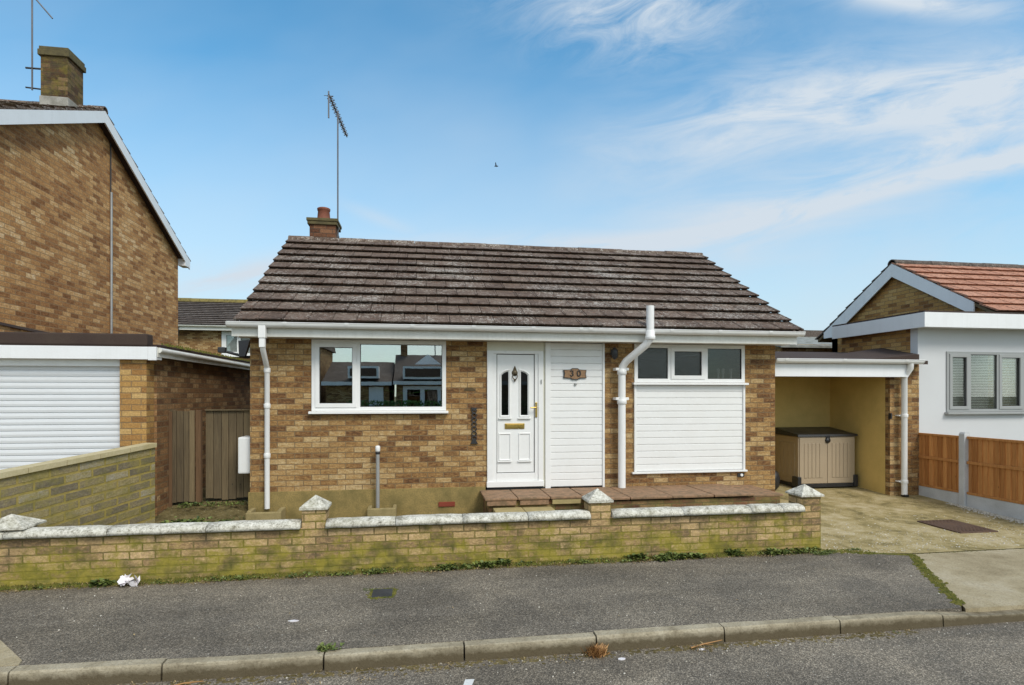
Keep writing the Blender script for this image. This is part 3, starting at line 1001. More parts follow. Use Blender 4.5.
# soil pipe through the gutter
sp = MB()
sp.tube([(3.225, 7.82, 3.03), (3.225, 7.82, 2.66), (3.225, 7.83, 2.56), (3.18, 7.87, 2.48), (2.98, 8.12, 2.26), (2.94, 8.17, 2.18), (2.935, 8.18, 2.08), (2.935, 8.18, .40)], .055, 20)
spo = sp.build('soil_pipe', M['upvc'], H)
MB().lathe([(.064, 2.55), (.072, 2.56), (.072, 2.60), (.066, 2.61), (.066, 2.67), (.060, 2.68)], 3.225, 7.82, 20).build('collar', M['upvc'], spo)
for z in (2.125, 1.69):
    MB().lathe([(.062, z - .06), (.069, z - .055), (.069, z), (.062, z + .01), (.062, z + .03)], 2.935, 8.18, 20).build('collar', M['upvc'], spo)
    B((2.835, 3.035, 8.15, 8.30, z + .0, z + .04, .006)).build('pipe_bracket', M['upvc'], spo)
# wall fittings
lm = MB().box(2.80, 2.85, F - .03, F, 2.36, 2.44, .006)
lm.tube([(2.825, F - .02, 2.42), (2.825, F - .10, 2.46), (2.825, F - .12, 2.44)], .010, 8)
lm.lathe([(.02, 2.46), (.045, 2.43), (.05, 2.42), (.042, 2.33), (.025, 2.30), (.012, 2.285)], 2.825, F - .12, 12)
lm.build('wall_lamp', M['black_plastic'], H)
mb_ = MB().prism([(8.42, .72), (8.42, 1.13), (8.46, 1.20), (8.86, 1.20), (8.86, .70), (8.44, .70)], 'x', -2.46, -2.27)
mo_ = MB().box(-2.455, -2.27, 8.40, 8.82, .69, 1.19, .02)
mo_.build('meter_box', M['upvc'], H)
fl = MB()
fl.tube([(-2.27, 8.66, 2.30), (-2.42, 8.62, 2.30), (-2.70, 8.58, 2.38)], .02, 10)
fl.box(-2.76, -2.66, 8.53, 8.62, 2.35, 2.43, .015)
fl.hexa([(-2.47, 8.50, 2.30), (-2.38, 8.46, 2.30), (-2.38, 8.50, 2.28), (-2.47, 8.54, 2.28),
         (-2.49, 8.54, 2.52), (-2.33, 8.50, 2.53), (-2.33, 8.62, 2.53), (-2.49, 8.66, 2.52)])
fl.build('floodlight', M['black_plastic'], H)
# air brick and small pipe stub
ab = MB().box(.26, .49, F - .035, F - .02, .185, .25)
for i in range(9): ab.box(.272 + i * .024, .284 + i * .024, F - .039, F - .034, .195, .24)
ab.build('air_brick', M['red_vent'], H)
B((4.84, 4.95, F - .012, F, .50, .555, .004)).build('vent_plate', M['iron'], H)
MB().lathe([(.018, F - .03), (.022, F - .028), (.022, F)], 4.90, .53, 12, 'y').build('waste_pipe', M['upvc'], H)
# small weathered half-moon vent left by the door
MB().prism([(.70 + .085 * math.cos(R(a)), 1.825 + .05 * math.sin(R(a))) for a in range(0, 181, 20)], 'y', F - .006, F).build('old_vent', M['vent_brown'], H)

# ------------------------------------------------------------------ things on and by the bungalow
sg = thing('house_sign', 'dark wooden plaque reading 30 on the white boarded panel beside the front door', 'sign', (2.25, F - .01, 2.075))
pl = [(-.175, .06), (-.07, .065), (-.04, .085), (.04, .085), (.07, .065), (.175, .06), (.165, 0), (.175, -.06), (.07, -.065), (.04, -.085), (-.04, -.085), (-.07, -.065), (-.175, -.06), (-.165, 0)]
MB().prism([(2.25 + x, 2.075 + z) for x, z in pl], 'y', F - .028, F - .006).build('rim', M['iron'], sg)
MB().prism([(2.25 + x * .92, 2.075 + z * .86) for x, z in pl], 'y', F - .033, F - .027).build('board', M['timber_cut'], sg)
dg = MB()
dg.tube([(2.25 + x, F - .036, 2.082 + z) for x, z in ((-.075, .03), (-.055, .042), (-.035, .03), (-.035, .015), (-.052, .004), (-.033, -.008), (-.033, -.028), (-.055, -.04), (-.077, -.026))], .0095, 6)
dg.tube([(2.25 + .055 + .024 * math.cos(R(a)), F - .036, 2.083 + .04 * math.sin(R(a))) for a in range(0, 361, 30)], .0095, 6)
dg.build('number', M['iron'], sg)
t_ = MB().lathe([(.012, F - .03), (.02, F - .025), (.02, F - .004)], 2.26, 1.925, 10, 'y')
tag(t_.build('wall_hook', M['grey_metal']), 'small grey hook on the white boards just below the house number', 'hook')

orn = MB()
for i in range(7):
    z = 1.54 - i * .065
    orn.tube([(.765 + .035 * math.sin(R(a)), F - .02, z + .03 * math.cos(R(a))) for a in range(0, 361, 45)], .0085, 6)
orn.prism([(.72, 1.585), (.81, 1.585), (.78, 1.54), (.75, 1.54)], 'y', F - .03, F - .002)
orn.prism([(.71, 1.07), (.82, 1.07), (.765, 1.16)], 'y', F - .03, F - .002)
tag(orn.build('wall_ornament', M['iron']), 'black iron chain-like ornament hanging on the brick left of the front door', 'ornament')

for k, x in enumerate((4.57, 4.65, 4.78)):
    c_ = MB().lathe([(.030, 2.012), (.018, 2.025), (.014, 2.08), (.022, 2.12), (.024, 2.16 + .012 * (k % 2)), (.016, 2.175)], x, F + .085, 14)
    tag(c_.build('candlestick', M['ivory']), ['leftmost white candlestick behind the right pane of the high window',
        'middle white candlestick, close to the left one, behind the high window', 'rightmost white candlestick standing apart behind the high window'][k], 'candlestick', 'candlesticks on the high window ledge')
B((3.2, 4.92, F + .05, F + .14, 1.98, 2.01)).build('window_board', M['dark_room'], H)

gs = thing('garland', 'thin green bowed strand with an upright behind the large window pane', 'garland', (-.2, 8.5, 1.6))
MB().tube([(-.62 + .86 * i / 12, 8.47, 1.875 - .085 * math.sin(math.pi * i / 12)) for i in range(13)], .011, 6).build('strand', M['green'], gs)
MB().tube([(-.23, 8.47, 1.80), (-.23, 8.47, 1.58)], .016, 6).build('upright', M['green'], gs)

# aerial on the bungalow
ae = thing('tv_aerial', 'tall thin television aerial on a mast beside the bungalow chimney', 'aerial', (-1.47, 11.2, 4.6))
MB().tube([(-1.515, 11.2, 4.3), (-1.515, 11.2, 7.06)], .014, 8).build('mast', M['aerial_metal'], ae)
for z in (4.7, 4.86): B((-1.56, -1.49, 11.17, 11.23, z, z + .03)).build('clamp', M['aerial_metal'], ae)
bmv = Vector((-1.47, 12.2, 7.02)) - Vector((-1.585, 10.55, 7.05))
b0 = Vector((-1.585, 10.55, 7.05))
MB().tube([b0, b0 + bmv], .013, 8).build('boom', M['aerial_metal'], ae)
for i in range(12):
    p = b0 + bmv * (.08 + i * .078)
    s = .05 - i * .001
    el_ = MB()
    for sz_ in (1, -1):
        el_.tube([p + Vector((-s, 0, -s * .55 * sz_)), p + Vector((s, 0, s * .55 * sz_))], .010, 5)
    el_.build('element', M['aerial_metal'], ae)
MB().tube([b0 + Vector((0, .02, -.42)), b0 + Vector((0, .02, .05))], .014, 6).tube([b0 + Vector((-.08, .02, -.03)), b0 + Vector((.08, .02, -.03))], .005, 5).build('reflector', M['aerial_metal'], ae)

# gully surrounds and vent pipe
gy = MB()
gy.box(-2.24, -1.80, 7.97, 8.03, .02, .235, .015); gy.box(-2.24, -2.18, 8.03, 8.26, .02, .25, .015); gy.box(-1.86, -1.80, 8.03, 8.26, .02, .25, .015); gy.box(-2.18, -1.86, 8.03, 8.26, .02, .12)
tag(gy.build('gully_surround', M['mossy_conc']), 'mossy concrete gully surround at the foot of the white corner downpipe', 'drain surround')
gy = MB()
gy.box(-.70, -.32, 7.95, 8.01, .02, .245, .015); gy.box(-.70, -.65, 8.01, 8.26, .02, .24, .015); gy.box(-.37, -.32, 8.01, 8.26, .02, .24, .015); gy.box(-.65, -.37, 8.01, 8.26, .02, .13)
tag(gy.build('gully_surround', M['mossy_conc']), 'mossy concrete gully surround at the foot of the short grey pipe under the window', 'drain surround')
vp = thing('vent_pipe', 'short upright grey pipe with a white top standing against the wall under the window', 'pipe', (-.575, 8.18, .12))
MB().tube([(-.575, 8.18, .12), (-.575, 8.18, .98)], .026, 14).build('shaft', M['grey_metal'], vp)
MB().lathe([(.028, .95), (.031, .955), (.031, .985), (.028, .99)], -.575, 8.18, 14).build('dark_band', M['black_plastic'], vp)
MB().lathe([(.030, .99), (.034, 1.0), (.034, 1.05), (.028, 1.065), (.01, 1.07)], -.575, 8.18, 14).build('cap', M['upvc'], vp)

# terrace in front of the door
TR = thing('front_terrace', 'raised brick terrace with terracotta slabs and a lower step in front of the door', 'step', (2.9, 7.9, .08))
B((.90, 2.20, 7.62, 8.278, .0, .352), (2.20, 4.98, 7.435, 8.298, .0, .345)).build('brick_base', M['brick_step'], TR)
rs = random.Random(11)
x = .84
while x < 2.14:
    m_ = MB().box(x + .004, min(x + .44, 2.16) - .004, 7.565, 8.265, .372, .405 + rs.uniform(-.004, .004), .012)
    m_.build('slab', M['terracotta'], TR)
    m_ = MB().box(x + .03, min(x + .42, 2.16), 7.575, 7.62, .305, .368, .006)
    m_.build('edging_brick', [M['terracotta'], M['buff_slab']][int(x * 10) % 2], TR)
    x += .44
x = 2.175
k = 0
while x < 4.9:
    e = min(x + .6, 5.04)
    dzz = rs.uniform(-.006, .006) - (.02 if x > 4.5 else 0)
    m_ = MB().box(x + .004, e - .004, 7.40 + rs.uniform(-.01, .01) + (.05 if x > 4.4 else 0), 8.285, .368 + dzz, .402 + dzz, .010)
    m_.build('slab', M['terracotta'], TR)
    x += .6
B((.95, 1.335, 7.20, 7.62, .19, .275, .012), (1.343, 1.74, 7.20, 7.62, .19, .272, .012)).build('lower_step', M['buff_slab'], TR)
B((.99, 1.70, 7.24, 7.62, .0, .19)).build('lower_step_base', M['brick_step'], TR)

# ------------------------------------------------------------------ low garden wall on the street
GW = thing('garden_wall', 'low mossy yellow brick garden wall with pale copings and capped piers along the pavement', 'wall', (.3, 6.0, 0))
gwm = MB()
gwm.box(-4.6, 4.50, 5.965, 6.075, -.12, .46)
gwm.build('brickwork', M['brick_low'], GW)
rs = random.Random(5)


def coping(a, b):
    y0, y1 = 5.91, 6.125; z0, z1 = .462, .538
    n = 8
    pts = [(y0, z0), (y0 - .002, z0 + .028)]
    pts += [((y0 + y1) / 2 - (y1 - y0) / 2 * math.cos(math.pi * i / n), z0 + .028 + (z1 - z0 - .028) * math.sin(math.pi * i / n)) for i in range(1, n)]
    pts += [(y1 + .002, z0 + .028), (y1, z0)]
    m_ = MB()
    secs = 7; base = len(m_.v); L_ = len(pts)
    for i in range(secs):
        x = a + (b - a) * i / (secs - 1)
        e = 0 if 0 < i < secs - 1 else -.006
        for (y, z) in pts:
            m_.v.append((x + rs.uniform(-.002, .002), y + rs.uniform(-.003, .003), z + (e if z > z0 + .01 else 0) + rs.uniform(-.003, .003)))
    for i in range(secs - 1):
        for k in range(L_):
            p0 = base + i * L_ + k; p1 = base + i * L_ + (k + 1) % L_
            m_.face([p0, p1, p1 + L_, p0 + L_], True)
    m_.face([base + k for k in range(L_)]); m_.face([base + (secs - 1) * L_ + k for k in reversed(range(L_))])
    return m_


def run(a, b, step):
    n = max(1, round((b - a) / step)); w_ = (b - a) / n
    for i in range(n):
        coping(a + i * w_ + .003, a + (i + 1) * w_ - .003).build('coping_stone', M['stone'], GW)


run(-4.6, -1.155, .86); run(-.92, 1.785, .62); run(2.025, 3.62, .80); coping(3.625, 4.0).build('coping_stone', M['stone'], GW); coping(4.006, 4.27).build('coping_stone', M['stone'], GW)


def pier(x0, x1, y0, y1, ztop, ov, zc, zp, mat=M['brick_low']):
    p = MB().box(x0, x1, y0, y1, -.12, ztop)
    po = p.build('pier', mat, GW)
    c_ = MB()
    a, b, c__, d_ = x0 - ov, x1 + ov, y0 - ov, y1 + ov
    mx, my = (a + b) / 2, (c__ + d_) / 2
    bs = len(c_.v)
    c_.v += [(a, c__, ztop + .002), (b, c__, ztop + .002), (b, d_, ztop + .002), (a, d_, ztop + .002),
             (a, c__, zc), (b, c__, zc), (b, d_, zc), (a, d_, zc), (mx, my, zp)]
    for q in ((0, 3, 2, 1), (0, 1, 5, 4), (1, 2, 6, 5), (2, 3, 7, 6), (3, 0, 4, 7), (4, 5, 8), (5, 6, 8), (6, 7, 8), (7, 4, 8)):
        c_.face([bs + i for i in q])
    c_.build('pier_cap', M['stone'], po)


pier(-1.15, -.925, 5.969, 6.20, .635, .022, .66, .765)
pier(1.79, 2.02, 5.969, 6.20, .62, .022, .645, .755)
pier(4.275, 4.505, 5.969, 6.22, .615, .026, .635, .74)
pier(-3.92, -3.62, 5.969, 6.2, .54, .05, .56, .66)

# ------------------------------------------------------------------ neighbour's skew wall beside the drive
sw = thing('boundary_wall', 'mottled grey and yellow block wall with buff coping running back to the white garage', 'wall', (-3.6, 6.9, 0))
A = Vector((-3.955, 5.99)); E_ = Vector((-3.30, 7.93))
dr_ = (E_ - A).normalized(); nn = Vector((dr_.y, -dr_.x))
za, zb = 1.03, 1.165
m_ = MB()
P0, P1 = A, E_
th = .11


def v3(p, z): return (p.x, p.y, z)


m_.hexa([v3(P0, -.1), v3(P1, -.1), v3(P1 - nn * th, -.1), v3(P0 - nn * th, -.1),
         v3(P0, za - .055), v3(P1, zb - .055), v3(P1 - nn * th, zb - .055), v3(P0 - nn * th, za - .055)])
slope_ = (zb - za) / (E_ - A).length


def skew_uv(co, n):
    s = (Vector((co.x, co.y)) - A).dot(dr_)
    if abs(n.z) > .75: return (co.x, co.y)
    return (s, co.z - slope_ * s)


m_.build('blockwork', M['block_mossy'], sw, uvfun=skew_uv)
L_ = (E_ - A).length
n_ = 5
for i in range(n_):
    s0, s1 = L_ * i / n_ + .004, L_ * (i + 1) / n_ - .004
    q0, q1 = A + dr_ * s0, A + dr_ * s1
    z0_, z1_ = za + slope_ * s0, za + slope_ * s1
    ov = .03
    MB().hexa([v3(q0 + nn * ov, z0_ - .053), v3(q1 + nn * ov, z1_ - .053), v3(q1 - nn * (th + ov), z1_ - .053), v3(q0 - nn * (th + ov), z0_ - .053),
               v3(q0 + nn * ov, z0_), v3(q1 + nn * ov, z1_), v3(q1 - nn * (th + ov), z1_), v3(q0 - nn * (th + ov), z0_)]).build('coping_stone', M['buff_coping'], sw)

# ------------------------------------------------------------------ garage on the left
G = thing('garage', 'flat roofed brick garage with white roller door and white fascia beside the tall house', 'garage', (-4.6, 8, .1))
B((-3.74, -3.43, 8.0, 8.22, .0, 2.24)).build('pier', M['brick_garage'], G)
B((-5.79, -5.6, 8.0, 8.22, .0, 2.24)).build('pier', M['brick_garage'], G)
B((-3.52, -3.40, 8.22, 14.6, .0, 2.28), (-5.6, -3.52, 14.4, 14.6, 0, 2.28)).build('wall', M['brick_dark'], G)
sm_ = MB()
z = .1
while z < 2.13:
    sm_.prism([(8.10, z), (8.086, z + .008), (8.082, z + .035), (8.086, z + .066), (8.10, z + .074)], 'x', -5.6, -3.74)
    z += .076
sm_.box(-5.6, -3.74, 8.098, 8.11, .1, 2.14)
sm_.build('roller_door', M['shutter'], G)
B((-5.6, -3.742, 8.03, 8.12, 2.13, 2.235, .004)).build('door_head', M['upvc'], G)
B((-5.9, -3.385, 7.93, 7.955, 2.215, 2.375, .004), (-3.383, -3.285, 7.925, 7.957, 2.205, 2.375, .004), (-3.31, -3.29, 7.957, 8.1, 2.215, 2.37, .003)).build('fascia', M['paint_white'], G)
B((-5.9, -3.33, 7.957, 8.03, 2.225, 2.24)).build('soffit', M['upvc_old'], G)
B((-5.79, -3.30, 7.94, 14.65, 2.28, 2.385), (-5.78, -3.40, 7.945, 8.12, 2.386, 2.54, .02), (-3.42, -3.31, 8.12, 14.6, 2.386, 2.42, .012)).build('flat_roof', M['felt'], G)
gm = MB()
gm.tube([(-3.275, 7.98, 2.335), (-3.275, 14.6, 2.30)], .035, 10)
gm.box(-3.32, -3.28, 7.96, 14.6, 2.25, 2.37)
gm.build('gutter', M['upvc_old'], G)

# ------------------------------------------------------------------ tall house on the left
T_ = thing('tall_house', 'two storey brown brick house with white bargeboards and steep tiled roof at the left edge', 'house', (-9, 11.5, .1))
XW = -5.8
EF, EB = 7.55, 15.45
AP_Y, AP_Z = 11.53, 6.98
ZF_, ZB_ = 5.10, 5.15


def zr(y):
    return AP_Z - (AP_Y - y) * (AP_Z - ZF_) / (AP_Y - EF) if y < AP_Y else AP_Z - (y - AP_Y) * (AP_Z - ZB_) / (EB - AP_Y)


m_ = MB().prism([(7.95, -.1), (15.17, -.1), (15.17, zr(15.17) - .14), (AP_Y, AP_Z - .14), (7.95, zr(7.95) - .14)], 'x', -13, XW)
m_.build('wall', M['brick_left'], T_)


def slab(m_, y0, y1, top, thick, x0, x1):
    m_.prism([(y0, zr(y0) + top), (y1, zr(y1) + top), (y1, zr(y1) + top - thick), (y0, zr(y0) + top - thick)], 'x', x0, x1)


m_ = MB()
slab(m_, EF, AP_Y, -.04, .05, -13.1, -5.66); slab(m_, AP_Y, EB, -.04, .05, -13.1, -5.66)
ro = m_.build('roof', M['wood_old'], T_)
tile_slope(-13.1, -5.63, EF - .05, ZF_ - .10, AP_Y, AP_Z - .075, seed=21, tw=.3, lip=.05).build('roof_tiles', M['tiles'], ro)
tile_slope(-13.1, -5.63, EB + .05, ZB_ - .10, AP_Y, AP_Z - .075, seed=22, tw=.3, lip=.05).build('roof_tiles', M['tiles'], ro)
ridge_tiles(-13.1, -5.62, AP_Y, AP_Z - .04, r=.09, seed=23).build('ridge_tiles', M['tiles'], ro)
m_ = MB(); slab(m_, EF, AP_Y - .001, -.075, .21, -5.655, -5.63); m_.build('bargeboard', M['paint_white'], T_)
m_ = MB(); slab(m_, AP_Y + .001, EB, -.075, .21, -5.655, -5.63)
m_.box(-5.80, -5.632, 15.17, EB + .01, 4.90, 5.10)
m_.build('bargeboard', M['paint_white'], T_)
m_ = MB(); slab(m_, EF, AP_Y, -.20, .015, -5.80, -5.655); slab(m_, AP_Y, EB, -.20, .015, -5.80, -5.655)
m_.build('verge_soffit', M['felt'], T_)
MB().tube([(-5.785, 12.04, 6.62), (-5.785, 12.04, 5.6)], .012, 8).build('cable', M['iron'], T_)
MB().tube([(-5.775, 12.04, 5.6), (-5.775, 12.04, 2.5)], .020, 10).build('cable_conduit', M['grey_metal'], T_)
MB().hexa([(-5.80, 8.6, 2.76), (-5.77, 8.6, 2.76), (-5.77, 10.5, 2.70), (-5.80, 10.5, 2.70), (-5.80, 8.6, 2.80), (-5.78, 8.6, 2.80), (-5.78, 10.5, 2.74), (-5.80, 10.5, 2.74)]).build('flashing', M['felt'], T_)
# chimney with splayed weathered head
CX0, CX1, CY0, CY1 = -6.46, -6.04, 11.15, 11.62
cm = MB().box(CX0, CX1, CY0, CY1, 6.6, 7.66)
co_ = cm.build('chimney', M['brick_chim'], T_)
B((CX0 - .035, CX1 + .035, CY0 - .035, CY1 + .035, 7.62, 7.72, .01), (CX0 - .02, CX1 + .02, CY0 - .02, CY1 + .02, 7.72, 7.78, .01)).build('chimney_cap', M['cap_dark'], co_)
B((CX0 - .015, CX1 + .015, CY0 - .015, CY1 + .015, 6.6, 6.925, .01)).build('flashing', M['lead'], co_)
ae2 = thing('tv_aerial', 'television aerial mast bracketed to the mossy chimney at the top left corner', 'aerial', (-6.95, 11.3, 7.2))
MB().tube([(-6.68, 11.3, 7.08), (-6.68, 11.3, 9.6)], .014, 8).build('mast', M['aerial_metal'], ae2)
MB().tube([(-6.78, 11.3, 7.12), (-6.44, 11.3, 7.10)], .014, 8).build('bracket', M['iron'], ae2)
MB().tube([(-6.78, 11.3, 7.46), (-6.52, 11.3, 7.46), (-6.45, 11.3, 7.38)], .017, 8).build('bracket', M['iron'], ae2)
MB().tube([(-6.36, 11.3, 8.36), (-6.98, 11.25, 9.1)], .012, 8).build('boom', M['aerial_metal'], ae2)

# ------------------------------------------------------------------ house behind, between the two
K = thing('rear_house', 'distant brown brick house with mossy roof ridge glimpsed between the tall house and bungalow', 'house', (-9.5, 30, 0))
kb_ = MB()
for bx in ((-16, -9.2, 29, 29.3, -.1, 4.95), (-9.2, -7.7, 29, 29.3, -.1, 3.55), (-7.7, -3, 29, 29.3, -.1, 4.95), (-9.2, -7.7, 29, 29.3, 4.75, 4.95), (-16, -3, 29.3, 36, -.1, 4.95)):
    kb_.box(*bx)
kb_.build('wall', M['brick'], K)
window(K, -9.18, -7.72, 3.56, 4.74, 28.96, [(-9.02, -8.45, True), (-8.37, -7.86, False)], fr=.15, glass=M['glass_clear'])
B((-9.15, -7.75, 29.05, 29.07, 3.6, 4.7)).build('net_curtain', M['blind'], K)
kr = MB().prism([(28.6, 4.93), (32.6, 6.58), (36.6, 4.93), (36.6, 4.85), (28.6, 4.85)], 'x', -16.3, -2.8).build('roof', M['tiles_far'], K)
tile_slope(-16.3, -2.8, 28.55, 4.95, 32.6, 6.63, seed=31).build('roof_tiles', M['tiles_far'], kr)
ridge_tiles(-16.3, -2.8, 32.6, 6.68, r=.26, seed=32).build('ridge_tiles', M['moss_ridge'], kr)
B((-16.3, -2.8, 28.56, 28.6, 4.72, 4.92)).build('fascia', M['upvc_old'], K)
gutter(K, -16.3, -2.8, 28.48, 4.93, [], M['upvc_old'])
MB().tube([(-10.95, 28.5, 4.85), (-10.95, 28.6, 4.6), (-11.15, 28.9, 4.2), (-11.15, 28.9, 0)], .07, 10).build('downpipe', M['iron'], K)

# ------------------------------------------------------------------ side gate and fence panel
SGt = thing('side_gate', 'weathered grey close-boarded side gate closing the passage left of the bungalow', 'gate', (-2.6, 8.95, .2))
rg = random.Random(17)
gb = MB(); x = -2.97
while x < -2.29:
    gb.rv = rg.random(); w_ = rg.uniform(.09, .11)
    gb.box(x + .003, min(x + w_, -2.28) - .003, 8.70, 8.72, .29 + rg.uniform(0, .03), 1.555, .003)
    x += w_
gb.build('boards', M['wood_old'], SGt)
B((-2.965, -2.29, 8.66, 8.70, 1.548, 1.566)).build('top_rail', M['wood_old'], SGt)
for z in (.5, 1.3): B((-2.97, -2.29, 8.72, 8.76, z, z + .09)).build('ledge', M['wood_old'], SGt)
SF = thing('side_fence', 'narrow old timber fence panel with reddish brown post between the garage and side gate', 'fence', (-3.15, 8.6, .2))
fb_ = MB(); x = -3.39
while x < -3.08:
    fb_.rv = rg.random(); w_ = rg.uniform(.07, .10)
    fb_.box(x + .003, min(x + w_, -3.05) - .003, 8.58, 8.60, .27 + rg.uniform(0, .03), 1.545 + rg.uniform(-.015, .015), .003)
    x += w_
fb_.build('boards', M['wood_old'], SF)
B((-3.05, -2.985, 8.56, 8.64, .1, 1.555, .005)).build('post', M['wood_rust'], SF)
B((-3.395, -3.35, 8.56, 8.579, .2, 1.54, .004)).build('edge_batten', M['wood_rust'], SF)

# ------------------------------------------------------------------ carport store on the right
C_ = thing('carport', 'flat roofed open store with yellow painted walls joining the bungalow to its neighbour', 'carport', (6.7, 9, .1))
B((5.477, 7.80, 10.06, 10.2, -.02, 2.1)).build('back_wall', M['yellow_paint'], C_)
B((7.79, 7.84, 8.725, 10.06, -.02, 2.1)).build('side_wall', M['yellow_paint'], C_)
B((5.477, 5.497, 8.45, 10.06, -.02, 2.1)).build('side_wall', M['yellow_paint'], C_)
B((7.79, 8.345, 8.62, 8.72, -.05, 2.3)).build('pier', M['brick'], C_)
B((5.48, 7.97, 8.44, 8.465, 2.06, 2.27, .004)).build('fascia', M['paint_white'], C_)
MB().hexa([(5.48, 8.43, 2.272), (8.33, 8.43, 2.272), (8.33, 10.25, 2.40), (5.48, 10.25, 2.40), (5.48, 8.43, 2.33), (8.33, 8.43, 2.33), (8.33, 10.25, 2.60), (5.48, 10.25, 2.60)]).hexa([(7.2, 8.6, 2.33), (8.33, 8.6, 2.33), (8.33, 9.4, 2.45), (7.2, 9.4, 2.45), (7.2, 8.6, 2.34), (8.33, 8.6, 2.45), (8.33, 9.4, 2.62), (7.2, 9.4, 2.47)]).build('flat_roof', M['felt'], C_)
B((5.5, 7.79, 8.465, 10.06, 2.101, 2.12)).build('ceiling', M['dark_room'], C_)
gutter(C_, 5.53, 8.18, 8.385, 2.335, [5.7, 6.72, 7.85], M['upvc'])
dpm = MB().tube([(7.97, 8.395, 2.30), (7.97, 8.40, 2.2), (7.97, 8.52, 2.06), (7.97, 8.52, .1)], .046, 14)
dpo = dpm.build('downpipe', M['upvc'], C_)
for z in (1.42, .32):
    MB().lathe([(.052, z - .03), (.055, z - .02), (.055, z + .02), (.052, z + .03)], 7.97, 8.52, 14).build('collar', M['upvc'], dpo)
for z in (.31, 1.41): B((7.89, 8.05, 8.54, 8.62, z, z + .02)).build('pipe_bracket', M['upvc'], dpo)
B((7.93, 8.01, 8.46, 8.56, .075, .11, .01)).build('shoe', M['black_plastic'], dpo)
B((7.775, 7.80, 8.58, 8.64, 1.36, 1.46, .006)).build('switch_box', M['black_plastic'], C_)

SB = thing('storage_box', 'tan plastic garden storage box with black lid standing inside the carport store', 'storage box', (7.12, 9.65, .13))
X0, X1, Y0, Y1, ZB0, ZT = 6.57, 7.69, 9.28, 9.98, .15, 1.03
B((X0 + .012, X1 - .012, Y0 + .012, Y1, ZB0 + .04, ZT)).build('body', M['resin_tan'], SB)
for a, b in ((X0 + .02, (X0 + X1) / 2 - .004), ((X0 + X1) / 2 + .004, X1 - .02)):
    d_ = MB().box(a, b, Y0 - .006, Y0 + .01, ZB0 + .05, ZT - .015, .006)
    nb = 5; iw = (b - a - .16) / nb
    for i in range(nb):
        d_.box(a + .08 + i * iw + .005, a + .08 + (i + 1) * iw - .005, Y0 - .014, Y0 - .004, ZB0 + .15, ZT - .12, .006)
    d_.build('door', M['resin_tan'], SB)
sd = MB()
for i in range(5): sd.box(X0 - .006, X0 + .014, Y0 + .10 + i * .105, Y0 + .195 + i * .105, ZB0 + .15, ZT - .12, .005)
sd.box(X0, X0 + .014, Y0 + .01, Y1, ZB0 + .05, ZT - .01, .003)
sd.build('side_panel', M['resin_tan'], SB)
ld = MB().hexa([(X0 - .03, Y0 - .03, ZT), (X1 + .03, Y0 - .03, ZT), (X1 + .03, Y1 + .02, ZT + .02), (X0 - .03, Y1 + .02, ZT + .02),
                (X0 - .02, Y0 - .02, ZT + .035), (X1 + .02, Y0 - .02, ZT + .035), (X1 + .02, Y1, ZT + .125), (X0 - .02, Y1, ZT + .125)])
ld.build('lid', M['black_plastic'], SB)
B((X0 - .015, X1 + .015, Y0 - .012, Y1, ZB0 - .02, ZB0 + .045, .006), (X1 - .05, X1 + .03, Y0 - .03, Y0 + .1, ZB0 - .02, ZB0 + .19, .01), (X0 - .03, X0 + .04, Y0 - .03, Y0 + .14, ZB0 - .02, ZB0 + .17, .01)).build('base', M['black_plastic'], SB)
MB().lathe([(.0, Y0 - .035), (.045, Y0 - .03), (.05, Y0 - .01), (.05, Y0)], (X0 + X1) / 2, ZT - .07, 14, 'y').box((X0 + X1) / 2 - .035, (X0 + X1) / 2 + .035, Y0 - .03, Y0 - .008, ZT - .06, ZT + .02, .006).build('latch', M['black_plastic'], SB)
bg_ = MB()
bg_.lathe([(.10, .12), (.14, .18), (.15, .32), (.12, .42), (.05, .47)], 6.05, 9.3, 12)
tag(bg_.build('rubbish_sack', M['black_plastic']), 'black sack on the carport floor left of the tan storage box', 'sack')

# ------------------------------------------------------------------ neighbour bungalow on the right
N = thing('rendered_bungalow', 'white rendered bungalow with grey windows, white fascia and red tiled roof at the right edge', 'house', (11, 10, .1))
nw = MB()
nw.box(8.35, 8.90, 8.65, 8.80, -.1, 2.90); nw.box(10.47, 16, 8.65, 8.80, -.1, 2.90); nw.box(8.90, 10.47, 8.65, 8.80, -.1, 1.455); nw.box(8.90, 10.47, 8.65, 8.80, 2.51, 2.90)
nw.build('rendered_wall', M['render'], N)
B((8.347, 8.50, 8.80, 10.45, -.1, 2.93), (8.50, 16, 10.3, 10.45, -.1, 2.93)).build('side_wall', M['brick_garage'], N)
window(N, 8.90, 10.47, 1.47, 2.51, 8.63, [(8.955, 9.335, True), (9.375, 9.905, False), (9.945, 10.415, True)], M['grey_upvc'], fr=.05, glass=M['glass_clear'])
bl = MB(); z = 1.53
while z < 2.46:
    bl.hexa([(8.93, 8.745, z), (10.44, 8.745, z), (10.44, 8.765, z + .012), (8.93, 8.765, z + .012), (8.93, 8.745, z + .002), (10.44, 8.745, z + .002), (10.44, 8.765, z + .014), (8.93, 8.765, z + .014)])
    z += .028
bl.build('blind', M['blind'], N)
B((8.9, 10.47, 9.3, 9.32, 1.4, 2.6)).build('interior', M['dark_room'], N)
